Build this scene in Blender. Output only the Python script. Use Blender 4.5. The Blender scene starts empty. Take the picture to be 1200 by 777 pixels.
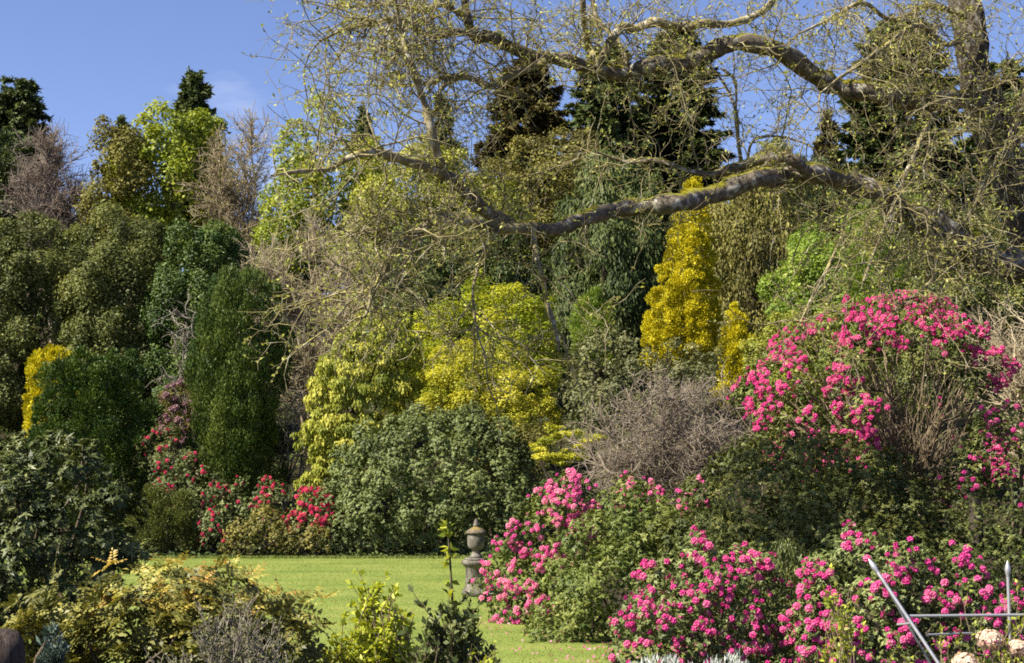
import bpy, math, random
import numpy as np

# ------------------------------------------------------------------ camera
rng = np.random.default_rng(11)
random.seed(11)
scn = bpy.context.scene
COL = scn.collection
R = math.radians
F = 1648.0                      # focal length in photograph pixels
EYE = np.array([0.0, 0.0, 3.0])
PITCH = R(5.54)
cam_d = bpy.data.cameras.new('camera'); cam = bpy.data.objects.new('camera', cam_d); COL.objects.link(cam)
cam_d.sensor_width = 36.0; cam_d.lens = 36.0 * F / 1200.0
cam_d.clip_start = 0.1; cam_d.clip_end = 8000
cam.location = EYE.tolist(); cam.rotation_euler = (R(90) + PITCH, 0, 0)
scn.camera = cam

# ------------------------------------------------------------------ light
SUN_EL, SUN_AZ = R(46), math.atan2(-0.89, -0.45)      # sun behind the camera to the left
w = bpy.data.worlds.new('World'); scn.world = w; w.use_nodes = True
nt = w.node_tree; nt.nodes.clear()
sky = nt.nodes.new('ShaderNodeTexSky'); sky.sky_type = 'NISHITA'; sky.sun_disc = False
sky.sun_elevation = SUN_EL; sky.sun_rotation = SUN_AZ
sky.air_density = 1.0; sky.dust_density = 0.0; sky.ozone_density = 4.0
bg = nt.nodes.new('ShaderNodeBackground'); bg.inputs['Strength'].default_value = 0.0725
wo = nt.nodes.new('ShaderNodeOutputWorld')
# a thin wisp of cloud high in the sky
tc = nt.nodes.new('ShaderNodeTexCoord')
mp = nt.nodes.new('ShaderNodeMapping'); mp.inputs['Scale'].default_value = (3, 3, 9); mp.inputs['Location'].default_value = (0.35, 0.2, 0.4)
ns = nt.nodes.new('ShaderNodeTexNoise'); ns.inputs['Scale'].default_value = 1.6; ns.inputs['Detail'].default_value = 6
cr = nt.nodes.new('ShaderNodeValToRGB')
cr.color_ramp.elements[0].position = 0.60; cr.color_ramp.elements[0].color = (0, 0, 0, 1)
cr.color_ramp.elements[1].position = 0.85; cr.color_ramp.elements[1].color = (0.55, 0.55, 0.55, 1)
mx = nt.nodes.new('ShaderNodeMixRGB'); mx.inputs['Color2'].default_value = (7.0, 7.2, 7.8, 1)
L = nt.links
L.new(tc.outputs['Generated'], mp.inputs['Vector']); L.new(mp.outputs['Vector'], ns.inputs['Vector'])
L.new(ns.outputs['Fac'], cr.inputs['Fac']); L.new(cr.outputs['Color'], mx.inputs['Fac'])
tn = nt.nodes.new('ShaderNodeMixRGB'); tn.blend_type = 'MULTIPLY'; tn.inputs['Fac'].default_value = 1; tn.inputs['Color2'].default_value = (.90, .80, .94, 1)
L.new(sky.outputs['Color'], tn.inputs['Color1']); L.new(tn.outputs['Color'], mx.inputs['Color1']); L.new(mx.outputs['Color'], bg.inputs['Color'])
L.new(bg.outputs['Background'], wo.inputs['Surface'])
sun_d = bpy.data.lights.new('sun', 'SUN'); sun = bpy.data.objects.new('sun', sun_d); COL.objects.link(sun)
sun_d.energy = 5.0; sun_d.angle = R(0.53); sun_d.color = (1.0, 0.93, 0.80)
sdir = np.array([math.sin(SUN_AZ) * math.cos(SUN_EL), math.cos(SUN_AZ) * math.cos(SUN_EL), math.sin(SUN_EL)])
sun.rotation_euler = (math.pi / 2 - SUN_EL, 0, math.atan2(sdir[1], sdir[0]) + math.pi / 2)
sun.location = (-20, -20, 40)
vs = scn.view_settings
vs.view_transform = 'Standard'; vs.look = 'None'; vs.exposure = 1.32; vs.gamma = 1; vs.use_curve_mapping = False
cy = scn.cycles
cy.max_bounces = 6; cy.diffuse_bounces = 3; cy.glossy_bounces = 2; cy.transmission_bounces = 4; cy.transparent_max_bounces = 4
cy.filter_width = 1.8; cy.use_denoising = False

# ------------------------------------------------------------------ coordinates
cp, sp_ = math.cos(PITCH), math.sin(PITCH)
def at(x, y, Y):
    """world points seen at photograph pixels x, y on the vertical plane at depth Y"""
    x = np.asarray(x, float); y = np.asarray(y, float); Y = np.asarray(Y, float)
    a = (x - 600) / F; b = (388.5 - y) / F
    dy = cp - b * sp_; dz = sp_ + b * cp
    t = Y / dy
    return np.stack(np.broadcast_arrays(a * t, Y + 0 * t, EYE[2] + dz * t), -1)
def ss(a, b, x):
    t = np.clip((np.asarray(x, float) - a) / (b - a), 0, 1); return t * t * (3 - 2 * t)
def gz(x, y):
    x = np.asarray(x, float); y = np.asarray(y, float)
    h = 1.35 * (1 - ss(2, 14, y))
    up = np.maximum(y - 50, 0)
    h = h + 0.2 * up * ss(0, 12, up) * (1 - ss(120, 260, up) * 0.0)
    h = np.where(y > 170, np.minimum(h, 24 + 0 * y), h)
    b = 0.06 * np.sin(x * .9 + 1) * np.sin(y * .7) * ss(48, 54, y) * (y < 200)
    return h + b
def gz1(x, y): return float(gz(x, y))
def unit(v): return v / (np.linalg.norm(v, axis=-1, keepdims=True) + 1e-9)

# ------------------------------------------------------------------ materials
def principled(name, rough=0.6, spec=0.3):
    m = bpy.data.materials.new(name); m.use_nodes = True
    p = m.node_tree.nodes['Principled BSDF']
    p.inputs['Roughness'].default_value = rough; p.inputs['Specular IOR Level'].default_value = spec
    return m, m.node_tree, p
def ramp(nt, cols):
    r = nt.nodes.new('ShaderNodeValToRGB'); e = r.color_ramp.elements
    n = len(cols)
    e[0].position = 0; e[0].color = (*cols[0], 1); e[1].position = 1; e[1].color = (*cols[-1], 1)
    for i in range(1, n - 1):
        k = e.new(i / (n - 1)); k.color = (*cols[i], 1)
    return r
def leaf_mat(name, cols, trans=0.25, rough=0.5, spec=0.35):
    m, nt, p = principled(name, rough, spec)
    a = nt.nodes.new('ShaderNodeAttribute'); a.attribute_name = 'tint'
    r = ramp(nt, cols); nt.links.new(a.outputs['Fac'], r.inputs['Fac'])
    nt.links.new(r.outputs['Color'], p.inputs['Base Color'])
    if trans > 0:
        t = nt.nodes.new('ShaderNodeBsdfTranslucent'); mix = nt.nodes.new('ShaderNodeMixShader'); mix.inputs['Fac'].default_value = trans
        g = nt.nodes.new('ShaderNodeMixRGB'); g.blend_type = 'MULTIPLY'; g.inputs['Fac'].default_value = 1; g.inputs['Color2'].default_value = (1.25, 1.2, 0.6, 1)
        nt.links.new(r.outputs['Color'], g.inputs['Color1']); nt.links.new(g.outputs['Color'], t.inputs['Color'])
        o = nt.nodes['Material Output']
        nt.links.new(p.outputs[0], mix.inputs[1]); nt.links.new(t.outputs[0], mix.inputs[2]); nt.links.new(mix.outputs[0], o.inputs['Surface'])
    return m
def bark_mat(name, cols, scale=6, moss=None, moss_amt=0.0, lichen=None):
    m, nt, p = principled(name, 0.9, 0.1)
    tc = nt.nodes.new('ShaderNodeTexCoord'); n = nt.nodes.new('ShaderNodeTexNoise')
    n.inputs['Scale'].default_value = scale; n.inputs['Detail'].default_value = 8; n.inputs['Roughness'].default_value = .7
    nt.links.new(tc.outputs['Object'], n.inputs['Vector'])
    r = ramp(nt, cols); r.color_ramp.elements[0].position = .3; r.color_ramp.elements[-1].position = .7
    nt.links.new(n.outputs['Fac'], r.inputs['Fac'])
    last = r.outputs['Color']
    if lichen:
        n2 = nt.nodes.new('ShaderNodeTexNoise'); n2.inputs['Scale'].default_value = 7.0; n2.inputs['Detail'].default_value = 5
        nt.links.new(tc.outputs['Object'], n2.inputs['Vector'])
        r2 = nt.nodes.new('ShaderNodeValToRGB'); r2.color_ramp.elements[0].position = .55; r2.color_ramp.elements[1].position = .66
        nt.links.new(n2.outputs['Fac'], r2.inputs['Fac'])
        mx = nt.nodes.new('ShaderNodeMixRGB'); mx.inputs['Color2'].default_value = (*lichen, 1)
        nt.links.new(r2.outputs['Color'], mx.inputs['Fac']); nt.links.new(last, mx.inputs['Color1']); last = mx.outputs['Color']
    if moss:
        ge = nt.nodes.new('ShaderNodeNewGeometry'); sx = nt.nodes.new('ShaderNodeSeparateXYZ')
        nt.links.new(ge.outputs['Normal'], sx.inputs['Vector'])
        n3 = nt.nodes.new('ShaderNodeTexNoise'); n3.inputs['Scale'].default_value = 2.3; n3.inputs['Detail'].default_value = 6
        nt.links.new(tc.outputs['Object'], n3.inputs['Vector'])
        ad = nt.nodes.new('ShaderNodeMath'); ad.operation = 'MULTIPLY_ADD'; ad.inputs[1].default_value = 0.45
        nt.links.new(sx.outputs['Z'], ad.inputs[0]); nt.links.new(n3.outputs['Fac'], ad.inputs[2])
        r3 = nt.nodes.new('ShaderNodeValToRGB'); r3.color_ramp.elements[0].position = .95 - moss_amt; r3.color_ramp.elements[1].position = 1.05 - moss_amt
        nt.links.new(ad.outputs[0], r3.inputs['Fac'])
        mx = nt.nodes.new('ShaderNodeMixRGB'); mx.inputs['Color2'].default_value = (*moss, 1)
        nt.links.new(r3.outputs['Color'], mx.inputs['Fac']); nt.links.new(last, mx.inputs['Color1']); last = mx.outputs['Color']
    nt.links.new(last, p.inputs['Base Color'])
    b = nt.nodes.new('ShaderNodeBump'); b.inputs['Strength'].default_value = .8; b.inputs['Distance'].default_value = .04
    nt.links.new(n.outputs['Fac'], b.inputs['Height']); nt.links.new(b.outputs['Normal'], p.inputs['Normal'])
    return m

# ------------------------------------------------------------------ objects
def link_mesh(name, V, Q, mat, parent=None, tint=None, smooth=False):
    V = np.asarray(V, np.float32); Q = np.asarray(Q, np.int32)
    me = bpy.data.meshes.new(name)
    me.vertices.add(len(V)); me.vertices.foreach_set('co', V.ravel())
    k = Q.shape[1]
    me.loops.add(Q.size); me.loops.foreach_set('vertex_index', Q.ravel())
    me.polygons.add(len(Q)); me.polygons.foreach_set('loop_start', np.arange(len(Q), dtype=np.int32) * k)
    if smooth: me.polygons.foreach_set('use_smooth', np.ones(len(Q), bool))
    if tint is not None:
        a = me.attributes.new('tint', 'FLOAT', 'POINT'); a.data.foreach_set('value', np.asarray(tint, np.float32))
    me.update(calc_edges=True)
    me.materials.append(mat)
    o = bpy.data.objects.new(name, me); COL.objects.link(o)
    if parent is not None: o.parent = parent
    return o
def tag(o, label=None, cat=None, group=None, kind=None):
    if label: o['label'] = label
    if cat: o['category'] = cat
    if group: o['group'] = group
    if kind: o['kind'] = kind
    return o
def empty(name, loc, label, cat, group=None):
    o = bpy.data.objects.new(name, None); COL.objects.link(o); o.location = [float(v) for v in loc]
    o.empty_display_size = .2
    return tag(o, label, cat, group)

# ------------------------------------------------------------------ geometry kits
def leaf_quads(pos, axis, nrm, Ln, Wd, mid=.45, fold=.18):
    side = unit(np.cross(axis, nrm)); nn = np.cross(side, axis)
    Ln = np.broadcast_to(Ln, len(pos))[:, None]; Wd = np.broadcast_to(Wd, len(pos))[:, None]
    b = pos; t = pos + axis * Ln - nn * Ln * .08
    m = pos + axis * Ln * mid + nn * Wd * fold
    V = np.stack([b, m + side * Wd * .5, t, m - side * Wd * .5], 1).reshape(-1, 3)
    Q = np.arange(len(pos) * 4, dtype=np.int32).reshape(-1, 4)
    return V, Q
def tubes(P, Rr, S=5):
    """P (N,K,3), Rr (N,K) -> verts, quads"""
    N, K, _ = P.shape
    T = np.empty_like(P); T[:, 1:-1] = P[:, 2:] - P[:, :-2]; T[:, 0] = P[:, 1] - P[:, 0]; T[:, -1] = P[:, -1] - P[:, -2]
    T = unit(T)
    mean = unit(P[:, -1] - P[:, 0] + 1e-6)
    ref = np.where(np.abs(mean[:, 2:3]) > .8, np.array([[1., 0, 0]]), np.array([[0, 0, 1.]]))[:, None, :]
    u = np.empty_like(T); u[:, 0] = unit(np.cross(T[:, 0], ref[:, 0]) + 1e-5)
    for k in range(1, K):            # carry the ring frame along the line without twisting
        u[:, k] = unit(u[:, k - 1] - T[:, k] * (u[:, k - 1] * T[:, k]).sum(1, keepdims=True))
    v = np.cross(T, u)
    a = np.arange(S) / S * 2 * np.pi
    V = P[:, :, None, :] + Rr[:, :, None, None] * (np.cos(a)[None, None, :, None] * u[:, :, None, :] + np.sin(a)[None, None, :, None] * v[:, :, None, :])
    i = np.arange(N)[:, None, None] * K * S + np.arange(K - 1)[None, :, None] * S
    j = np.arange(S)[None, None, :]; j2 = (j + 1) % S
    Q = np.stack(np.broadcast_arrays(i + j, i + j2, i + S + j2, i + S + j), -1).reshape(-1, 4)
    return V.reshape(-1, 3), Q
def merge(parts):
    Vs, Qs, o = [], [], 0
    for V, Q in parts:
        Vs.append(V); Qs.append(Q + o); o += len(V)
    return np.concatenate(Vs), np.concatenate(Qs)
def spline(pts, n):
    pts = np.asarray(pts, float); k = len(pts)
    p = np.vstack([2 * pts[0] - pts[1], pts, 2 * pts[-1] - pts[-2]])
    t = np.linspace(0, k - 1 - 1e-6, n); i = t.astype(int); f = (t - i)[:, None]
    a, b, c, d = p[i], p[i + 1], p[i + 2], p[i + 3]
    return .5 * (2 * b + (c - a) * f + (2 * a - 5 * b + 4 * c - d) * f ** 2 + (3 * b - a - 3 * c + d) * f ** 3)
def limb_tube(pts, rad, n, S=10, wob=.06):
    P = spline(pts, n); r = np.interp(np.linspace(0, 1, n), np.linspace(0, 1, len(rad)), rad)
    nz = rng.normal(0, 1, (n, 3)); nz = (nz + np.roll(nz, 1, 0) + np.roll(nz, 2, 0)) / 2.2
    P = P + nz * r[:, None] * wob * 3
    r = r * (1 + .10 * np.sin(np.arange(n) * .9 + rng.uniform(0, 6)) + rng.normal(0, .05, n))
    return P, r
def grow(start, d, length, K, wander=.25, grav=0.0):
    N = len(start); P = np.empty((N, K, 3)); P[:, 0] = start; d = unit(d)
    st = (np.broadcast_to(length, N) / (K - 1))[:, None]
    for k in range(1, K):
        d = unit(d + rng.normal(0, wander, (N, 3)) + np.array([0, 0, grav]))
        P[:, k] = P[:, k - 1] + d * st
    return P
def sprout(P, n, lo=.25, hi=1.0, spread=.9, up=0.0, wts=None):
    """n shoots from random places on the parent lines"""
    N, K, _ = P.shape
    i = rng.choice(N, n, p=wts); t = rng.uniform(lo, hi, n) * (K - 1.001); k = t.astype(int); f = (t - k)[:, None]
    s = P[i, k] * (1 - f) + P[i, k + 1] * f
    tan = unit(P[i, k + 1] - P[i, k])
    d = unit(tan * (1 - spread * .5) + unit(rng.normal(0, 1, (n, 3))) * spread + np.array([0, 0, up]))
    return s, d, t / (K - 1)
# ---- outline -> volume
def inpoly(poly, x, y):
    c = np.zeros(len(x), bool); n = len(poly); j = n - 1
    for i in range(n):
        xi, yi = poly[i]; xj, yj = poly[j]
        if yi != yj: c ^= ((yi > y) != (yj > y)) & (x < (xj - xi) * (y - yi) / (yj - yi) + xi)
        j = i
    return c
def edged(poly, x, y):
    d = np.full(len(x), 1e9); p = np.column_stack([x, y]); n = len(poly)
    for i in range(n):
        a = np.array(poly[i], float); b = np.array(poly[(i + 1) % n], float); ab = b - a
        t = np.clip(((p - a) @ ab) / (ab @ ab + 1e-9), 0, 1)
        d = np.minimum(d, np.linalg.norm(p - (a + t[:, None] * ab), axis=1))
    return d
def scatter(poly, n):
    xs = [p[0] for p in poly]; ys = [p[1] for p in poly]
    X = np.empty(0); Y = np.empty(0)
    while len(X) < n:
        x = rng.uniform(min(xs), max(xs), n * 3 + 20); y = rng.uniform(min(ys), max(ys), n * 3 + 20)
        k = inpoly(poly, x, y); X = np.append(X, x[k]); Y = np.append(Y, y[k])
    return X[:n], Y[:n]
def parea(poly):
    p = np.asarray(poly, float); x, y = p[:, 0], p[:, 1]
    return abs(np.dot(x, np.roll(y, 1)) - np.dot(y, np.roll(x, 1))) / 2
class Vol: pass
def volume(poly, Y, sp, depth=1.0, holes=(), back=.4, mid=.35, rvar=.42, rs=.72, stray=.3, inset=.42):
    """fills a traced outline, inflated to a rounded solid, with leaf clumps"""
    pxm = Y / F; spx = sp / pxm
    n = max(6, int(parea(poly) / spx ** 2 * 1.25))
    x, y = scatter(poly, n * 6)
    keep = []
    e = edged(poly, x, y)
    E = max(e.max(), 1)
    ok = e > inset * spx * min(1, .7 * E / spx)
    idx = np.nonzero(ok)[0]
    kx, ky = [], []
    for i in idx:
        if keep:
            if np.min((np.array(kx) - x[i]) ** 2 + (np.array(ky) - y[i]) ** 2) < (.62 * spx) ** 2: continue
        keep.append(i); kx.append(x[i]); ky.append(y[i])
        if len(keep) >= n: break
    keep = np.array(keep)
    T = depth * E * pxm
    def half(i): return T * np.sqrt(np.clip(1 - (1 - np.minimum(e[i] / E, 1)) ** 2, 0, 1))
    inh = np.zeros(len(x), bool)
    for h in holes: inh |= inpoly(h, x, y)
    fr = keep[~inh[keep]]; bk = rng.choice(keep, max(1, int(len(keep) * back))); md = rng.choice(fr, max(1, int(len(keep) * mid)))
    I = np.concatenate([fr, bk, md])
    dy = np.concatenate([-half(fr) * rng.uniform(.8, 1.0, len(fr)), half(bk) * rng.uniform(.7, 1, len(bk)), half(md) * rng.uniform(-.8, .8, len(md))])
    c = at(x[I], y[I], Y); c[:, 1] += dy
    r_ = sp * rs * rng.uniform(1 - rvar, 1 + rvar, len(I))
    st_ = rng.choice(len(I), max(1, int(len(I) * stray)))
    cen0 = at(np.mean([p[0] for p in poly]), np.mean([p[1] for p in poly]), Y)
    o_ = c[st_] - cen0; o_[:, 2] *= .6; o_ = unit(o_) + np.array([0, 0, .45]) + rng.normal(0, .35, (len(st_), 3))
    c = np.concatenate([c, c[st_] + unit(o_) * (r_[st_] * rng.uniform(.8, 1.35, len(st_)))[:, None]]); I = np.concatenate([I, I[st_]]); r_ = np.concatenate([r_, r_[st_] * rng.uniform(.3, .55, len(st_))])
    v = Vol(); v.c = c; v.px = np.column_stack([x[I], y[I]]); v.r = r_
    cen = at(np.mean([p[0] for p in poly]), np.mean([p[1] for p in poly]), Y)
    o = c - cen; o[:, 2] *= .6; o[:, 1] *= 1.3
    v.out = unit(o); v.cen = cen; v.poly = poly; v.Y = Y; v.T = T; v.front = np.arange(len(I)) < len(fr)
    v.area = parea(poly) * pxm ** 2 * 2.4
    return v
def leaves(v, style, Ln, Wd, cover=3.0, flat=1.0, upb=.35, tvar=(.28, .22), lo=.5, sz=.35):
    k_ = .55 if v.Y > 40 else (.60 if v.Y > 10 else .86)
    Ln, Wd = Ln * k_, Wd * k_
    nl = int(cover * v.area / (.5 * Ln * Wd))
    w_ = v.r ** 2; w_ = w_ / w_.sum()
    grp = 9 if style == 'rosette' else 1
    if style == 'rosette': Wd *= .82
    m = max(10, nl // grp)
    I = rng.choice(len(v.c), m, p=w_)
    out = v.out[I]
    d = unit(rng.normal(0, 1, (m, 3)) + out * .9 + np.array([0, 0, upb]))
    rad = v.r[I] * (1 - lo * rng.uniform(0, 1, m) ** 1.6) * rng.choice([1, 1, 1, 1.2], m)
    pos = v.c[I] + d * rad[:, None] * np.array([1, 1, flat])
    ct = rng.normal(0, tvar[0], len(v.c))[I] + .5
    z = np.array([0, 0, 1.])
    if style == 'rosette':
        s = unit(d * .8 + z * .5 + rng.normal(0, .25, (m, 3)))
        ref = unit(rng.normal(0, 1, (m, 3))); u = unit(np.cross(s, ref)); q = np.cross(s, u)
        th = (np.arange(grp) / grp * 2 * np.pi)[None] + rng.uniform(0, 6.3, (m, 1)) + rng.normal(0, .2, (m, grp))
        rad_ = np.cos(th)[..., None] * u[:, None] + np.sin(th)[..., None] * q[:, None]
        ph = rng.uniform(-.55, .55, (m, grp))[..., None]
        ax = rad_ * np.cos(ph) + s[:, None] * np.sin(ph); nr = s[:, None] * np.cos(ph) - rad_ * np.sin(ph)
        pos = np.repeat(pos, grp, 0); ax = ax.reshape(-1, 3); nr = nr.reshape(-1, 3); ct = np.repeat(ct, grp)
    elif style == 'broad':
        nr = unit(d * .7 + z * .35 + rng.normal(0, .45, (m, 3)))
        ax = unit(np.cross(nr, rng.normal(0, 1, (m, 3)))); ax = unit(ax - z * .25)
    elif style == 'layer':
        nr = unit(z * .9 + rng.normal(0, .45, (m, 3)) + d * .5)
        ax = unit(np.cross(nr, rng.normal(0, 1, (m, 3))) + out * .3)
    elif style == 'spray':
        ax = unit(d * .8 + out * .4 - z * .25 + rng.normal(0, .35, (m, 3)))
        nr = unit(z * .6 + d * .6 + rng.normal(0, .4, (m, 3)))
    elif style == 'weep':
        ax = unit(-z * 1.0 + d * .55 + rng.normal(0, .25, (m, 3)))
        nr = unit(d + rng.normal(0, .4, (m, 3)))
    elif style == 'tuft':
        ax = unit(d * .75 + z * .55 + rng.normal(0, .35, (m, 3)))
        nr = unit(d * .5 + rng.normal(0, .7, (m, 3)))
    elif style == 'upright':
        ax = unit(d * .45 + z * .9 + rng.normal(0, .25, (m, 3)))
        nr = unit(d + rng.normal(0, .5, (m, 3)))
    n = len(pos)
    S = np.exp(rng.normal(0, sz * .7, n))
    V, Q = leaf_quads(pos - ax * (Ln * .3 * S)[:, None], ax, nr, Ln * S, Wd * S * rng.uniform(.8, 1.2, n))
    g = gz(V[:, 0], V[:, 1]) + .02
    V[:, 2] = np.maximum(V[:, 2], g)
    t = np.clip(ct + rng.normal(0, tvar[1], n), 0, 1)
    return V, Q, np.repeat(t, 4)

def stems_to(base, targets, r0, r1, K=9, bulge=.25, jit=.05, S=6, spreadb=.3):
    n = len(targets); t = np.linspace(0, 1, K)[None, :, None]
    b = base + rng.normal(0, spreadb, (n, 3)) * np.array([1, 1, 0])
    b[:, 2] = gz(b[:, 0], b[:, 1]) - .05
    mid = b * .5 + targets * .5; mid[:, 2] += (targets[:, 2] - b[:, 2]) * bulge
    P = (1 - t) ** 2 * b[:, None] + 2 * t * (1 - t) * mid[:, None] + t ** 2 * targets[:, None]
    P = P + rng.normal(0, jit, P.shape) * t * np.linalg.norm(targets - b, axis=1)[:, None, None] * .35
    rr = np.linspace(r0, r1, K)[None].repeat(n, 0) * rng.uniform(.7, 1.2, (n, 1))
    return tubes(P, rr, S), P

def plant(name, label, cat, poly, Y, mat, style, Ln, Wd, sp, cover=3.0, depth=1.0, bark=None, bx=None, group=None,
          crown='foliage', wood='stem', trunk_r=None, n_limb=10, holes=(), leafkw={}, volkw={}, plabel=None):
    v = volume(poly, Y, sp, depth, holes, **volkw)
    X = float(v.cen[0]) if bx is None else float(at(bx, 500, Y)[0])
    base = np.array([X, Y, gz1(X, Y)])
    root = empty(name, base, label, cat, group)
    V, Q, t = leaves(v, style, Ln, Wd, cover, **leafkw)
    f = link_mesh(crown, V - base, Q, mat, root, t)
    if trunk_r:          # a trunk with limbs
        top = v.cen.copy(); zt = v.c[:, 2].max(); top[2] = base[2] + (zt - base[2]) * .8
        tp = np.linspace(base - [0, 0, .2], np.array([v.cen[0], Y, top[2]]), 9); tp[1:-1] += rng.normal(0, trunk_r * .5, (7, 3))
        rr = np.linspace(trunk_r, trunk_r * .25, 9); rr[0] *= 1.35
        parts = [tubes(tp[None], rr[None], 9)]
        ii = rng.choice(len(v.c), min(n_limb, len(v.c)), replace=False)
        for i in ii:
            s = tp[rng.integers(3, 8)]; k = np.linspace(0, 1, 7)[:, None]
            P = s + (v.c[i] - s) * k; P[:, 2] += np.sin(k[:, 0] * np.pi) * .08 * np.linalg.norm(v.c[i] - s)
            P[1:] += rng.normal(0, .05, (6, 3))
            parts.append(tubes(P[None], np.linspace(trunk_r * .3, trunk_r * .07, 7)[None], 5))
        V2, Q2 = merge(parts); link_mesh('trunk', V2 - base, Q2, bark, root, smooth=True)
    elif n_limb:
        ii = rng.choice(len(v.c), min(n_limb, len(v.c)), replace=False)
        (V2, Q2), _ = stems_to(base, v.c[ii], .035 * max(1, Y / 30), .012 * max(1, Y / 30))
        link_mesh(wood, V2 - base, Q2, bark, root, smooth=True)
    return root, v, base

def conifer(name, label, cx, top, basey, hw, Y, mat, bark, group=None, droop=.25, dens=1.0, curve=.8, tip=.06, sprayL=.40, cat='conifer', lean=0.0, lstep=.5, nb_=(6, 9)):
    """a tall conifer: straight trunk, whorls of drooping boughs clad in sprays"""
    X = float(at(cx, 400, Y)[0]); zt = float(at(cx, top, Y)[2]); g = gz1(X, Y); zb = float(at(cx, basey, Y)[2]); zb = max(zb, g + 1)
    H = hw * Y / F
    base = np.array([X, Y, g]); root = empty(name, base, label, cat, group)
    lev = np.arange(zb, zt - .05, lstep)
    B = []
    for z in lev:
        f = (zt - z) / (zt - zb); n = rng.integers(*nb_)
        for k in range(n):
            B.append((z + rng.uniform(-.3, .3), rng.uniform(0, 6.283), H * (tip + (1 - tip) * f ** curve) * rng.uniform(.62, 1.1)))
    B = np.array(B); nB = len(B)
    dirs = np.column_stack([np.cos(B[:, 1]), np.sin(B[:, 1]), np.zeros(nB)])
    K = 7; t = np.linspace(0, 1, K)[None, :, None]
    s = np.column_stack([X + lean * (B[:, 0] - g), np.full(nB, Y), B[:, 0]])
    P = s[:, None] + dirs[:, None] * B[:, 2][:, None, None] * t
    P[..., 2] += (B[:, 2][:, None] * (.12 * t[..., 0] - droop * 1.6 * t[..., 0] ** 2 + .18 * t[..., 0] ** 4))
    P += rng.normal(0, .06, P.shape) * t
    zs = np.linspace(g - .2, zt, 10)
    tr = np.column_stack([X + lean * (zs - g), np.full(10, Y), zs])
    w0 = max(.22, H * .09)
    parts = [tubes(tr[None], np.linspace(w0, .03, 10)[None], 8), tubes(P, np.linspace(.06, .015, K)[None].repeat(nB, 0), 4)]
    V, Q = merge(parts); link_mesh('trunk', V - base, Q, bark, root, smooth=True)
    per = np.maximum(24, (B[:, 2] * 85 * dens)).astype(int)
    I = np.repeat(np.arange(nB), per); m = len(I)
    tt = rng.uniform(.12, 1.0, m) ** .75 * (K - 1.001); k = tt.astype(int); f = (tt - k)[:, None]
    pos = P[I, k] * (1 - f) + P[I, k + 1] * f
    tan = unit(P[I, k + 1] - P[I, k]); lat = np.cross(tan, [0, 0, 1.])
    sd = rng.choice([-1, 1], m)[:, None]
    ax = unit(tan * rng.uniform(.3, 1.1, (m, 1)) + lat * sd * rng.uniform(.2, 1, (m, 1)) + np.array([0, 0, 1.]) * rng.normal(-.15, .35, (m, 1)))
    nr = unit(np.array([0, 0, .6]) + dirs[I] * .5 + rng.normal(0, .5, (m, 3)))
    S = np.exp(rng.normal(0, .25, m))
    V, Q = leaf_quads(pos + rng.normal(0, .08, (m, 3)), ax, nr, sprayL * S, sprayL * .34 * S)
    ct = rng.normal(0, .2, nB)[I] + .5 + rng.normal(0, .2, m)
    link_mesh('crown', V - base, Q, mat, root, np.repeat(np.clip(ct, 0, 1), 4))
    return root

def bare(name, label, cat, poly, Y, mat, bx, n1=14, n2=260, n3=2600, rad=(.16, .05, .02, .011), L2=2.2, L3=.9, depth=.9, up=.25, bud=None, nbud=0, budL=.1, group=None, K1=10, wander=.18, basepx=None, jit=.05, r_end=.4):
    """a leafless tree or bush: stems to points through the outline's volume, then two orders of twigs"""
    v = volume(poly, Y, 1.2 * Y / 70, depth)
    X = float(at(bx, 500, Y)[0]); base = np.array([X, Y, gz1(X, Y)])
    root = empty(name, base, label, cat, group)
    ii = rng.choice(len(v.c), min(n1, len(v.c)), replace=False)
    (V, Q), P1 = stems_to(base, v.c[ii], rad[0], rad[1] * r_end, K1, .35, jit, 6, .15)
    link_mesh('trunk' if cat == 'tree' else 'stem', V - base, Q, mat, root, smooth=True)
    s, d, t = sprout(P1, n2, .3, 1, .8, up)
    P2 = grow(s, d, L2 * rng.uniform(.4, 1.1, n2), 7, wander, .04)
    s, d, t = sprout(P2, n3, .15, 1, .8, up)
    P3 = grow(s, d, L3 * rng.uniform(.4, 1.2, n3), 5, wander, .02)
    parts = [tubes(P2, np.linspace(rad[1], rad[2], 7)[None].repeat(n2, 0), 4), tubes(P3, np.linspace(rad[2], rad[3], 5)[None].repeat(n3, 0), 3)]
    V, Q = merge(parts); V[:, 2] = np.maximum(V[:, 2], gz(V[:, 0], V[:, 1]))
    link_mesh('twig', V - base, Q, mat, root)
    if bud is not None:
        s, d, t = sprout(P3, nbud, .3, 1, 1.2, .2)
        nr = unit(rng.normal(0, 1, (nbud, 3)) + [0, 0, .6])
        V, Q = leaf_quads(s, d, nr, budL * rng.uniform(.6, 1.3, nbud), budL * .5 * rng.uniform(.6, 1.3, nbud))
        link_mesh('young_leaf', V - base, Q, bud, root, np.repeat(rng.uniform(0, 1, nbud), 4))
    return root, v, base

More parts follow.
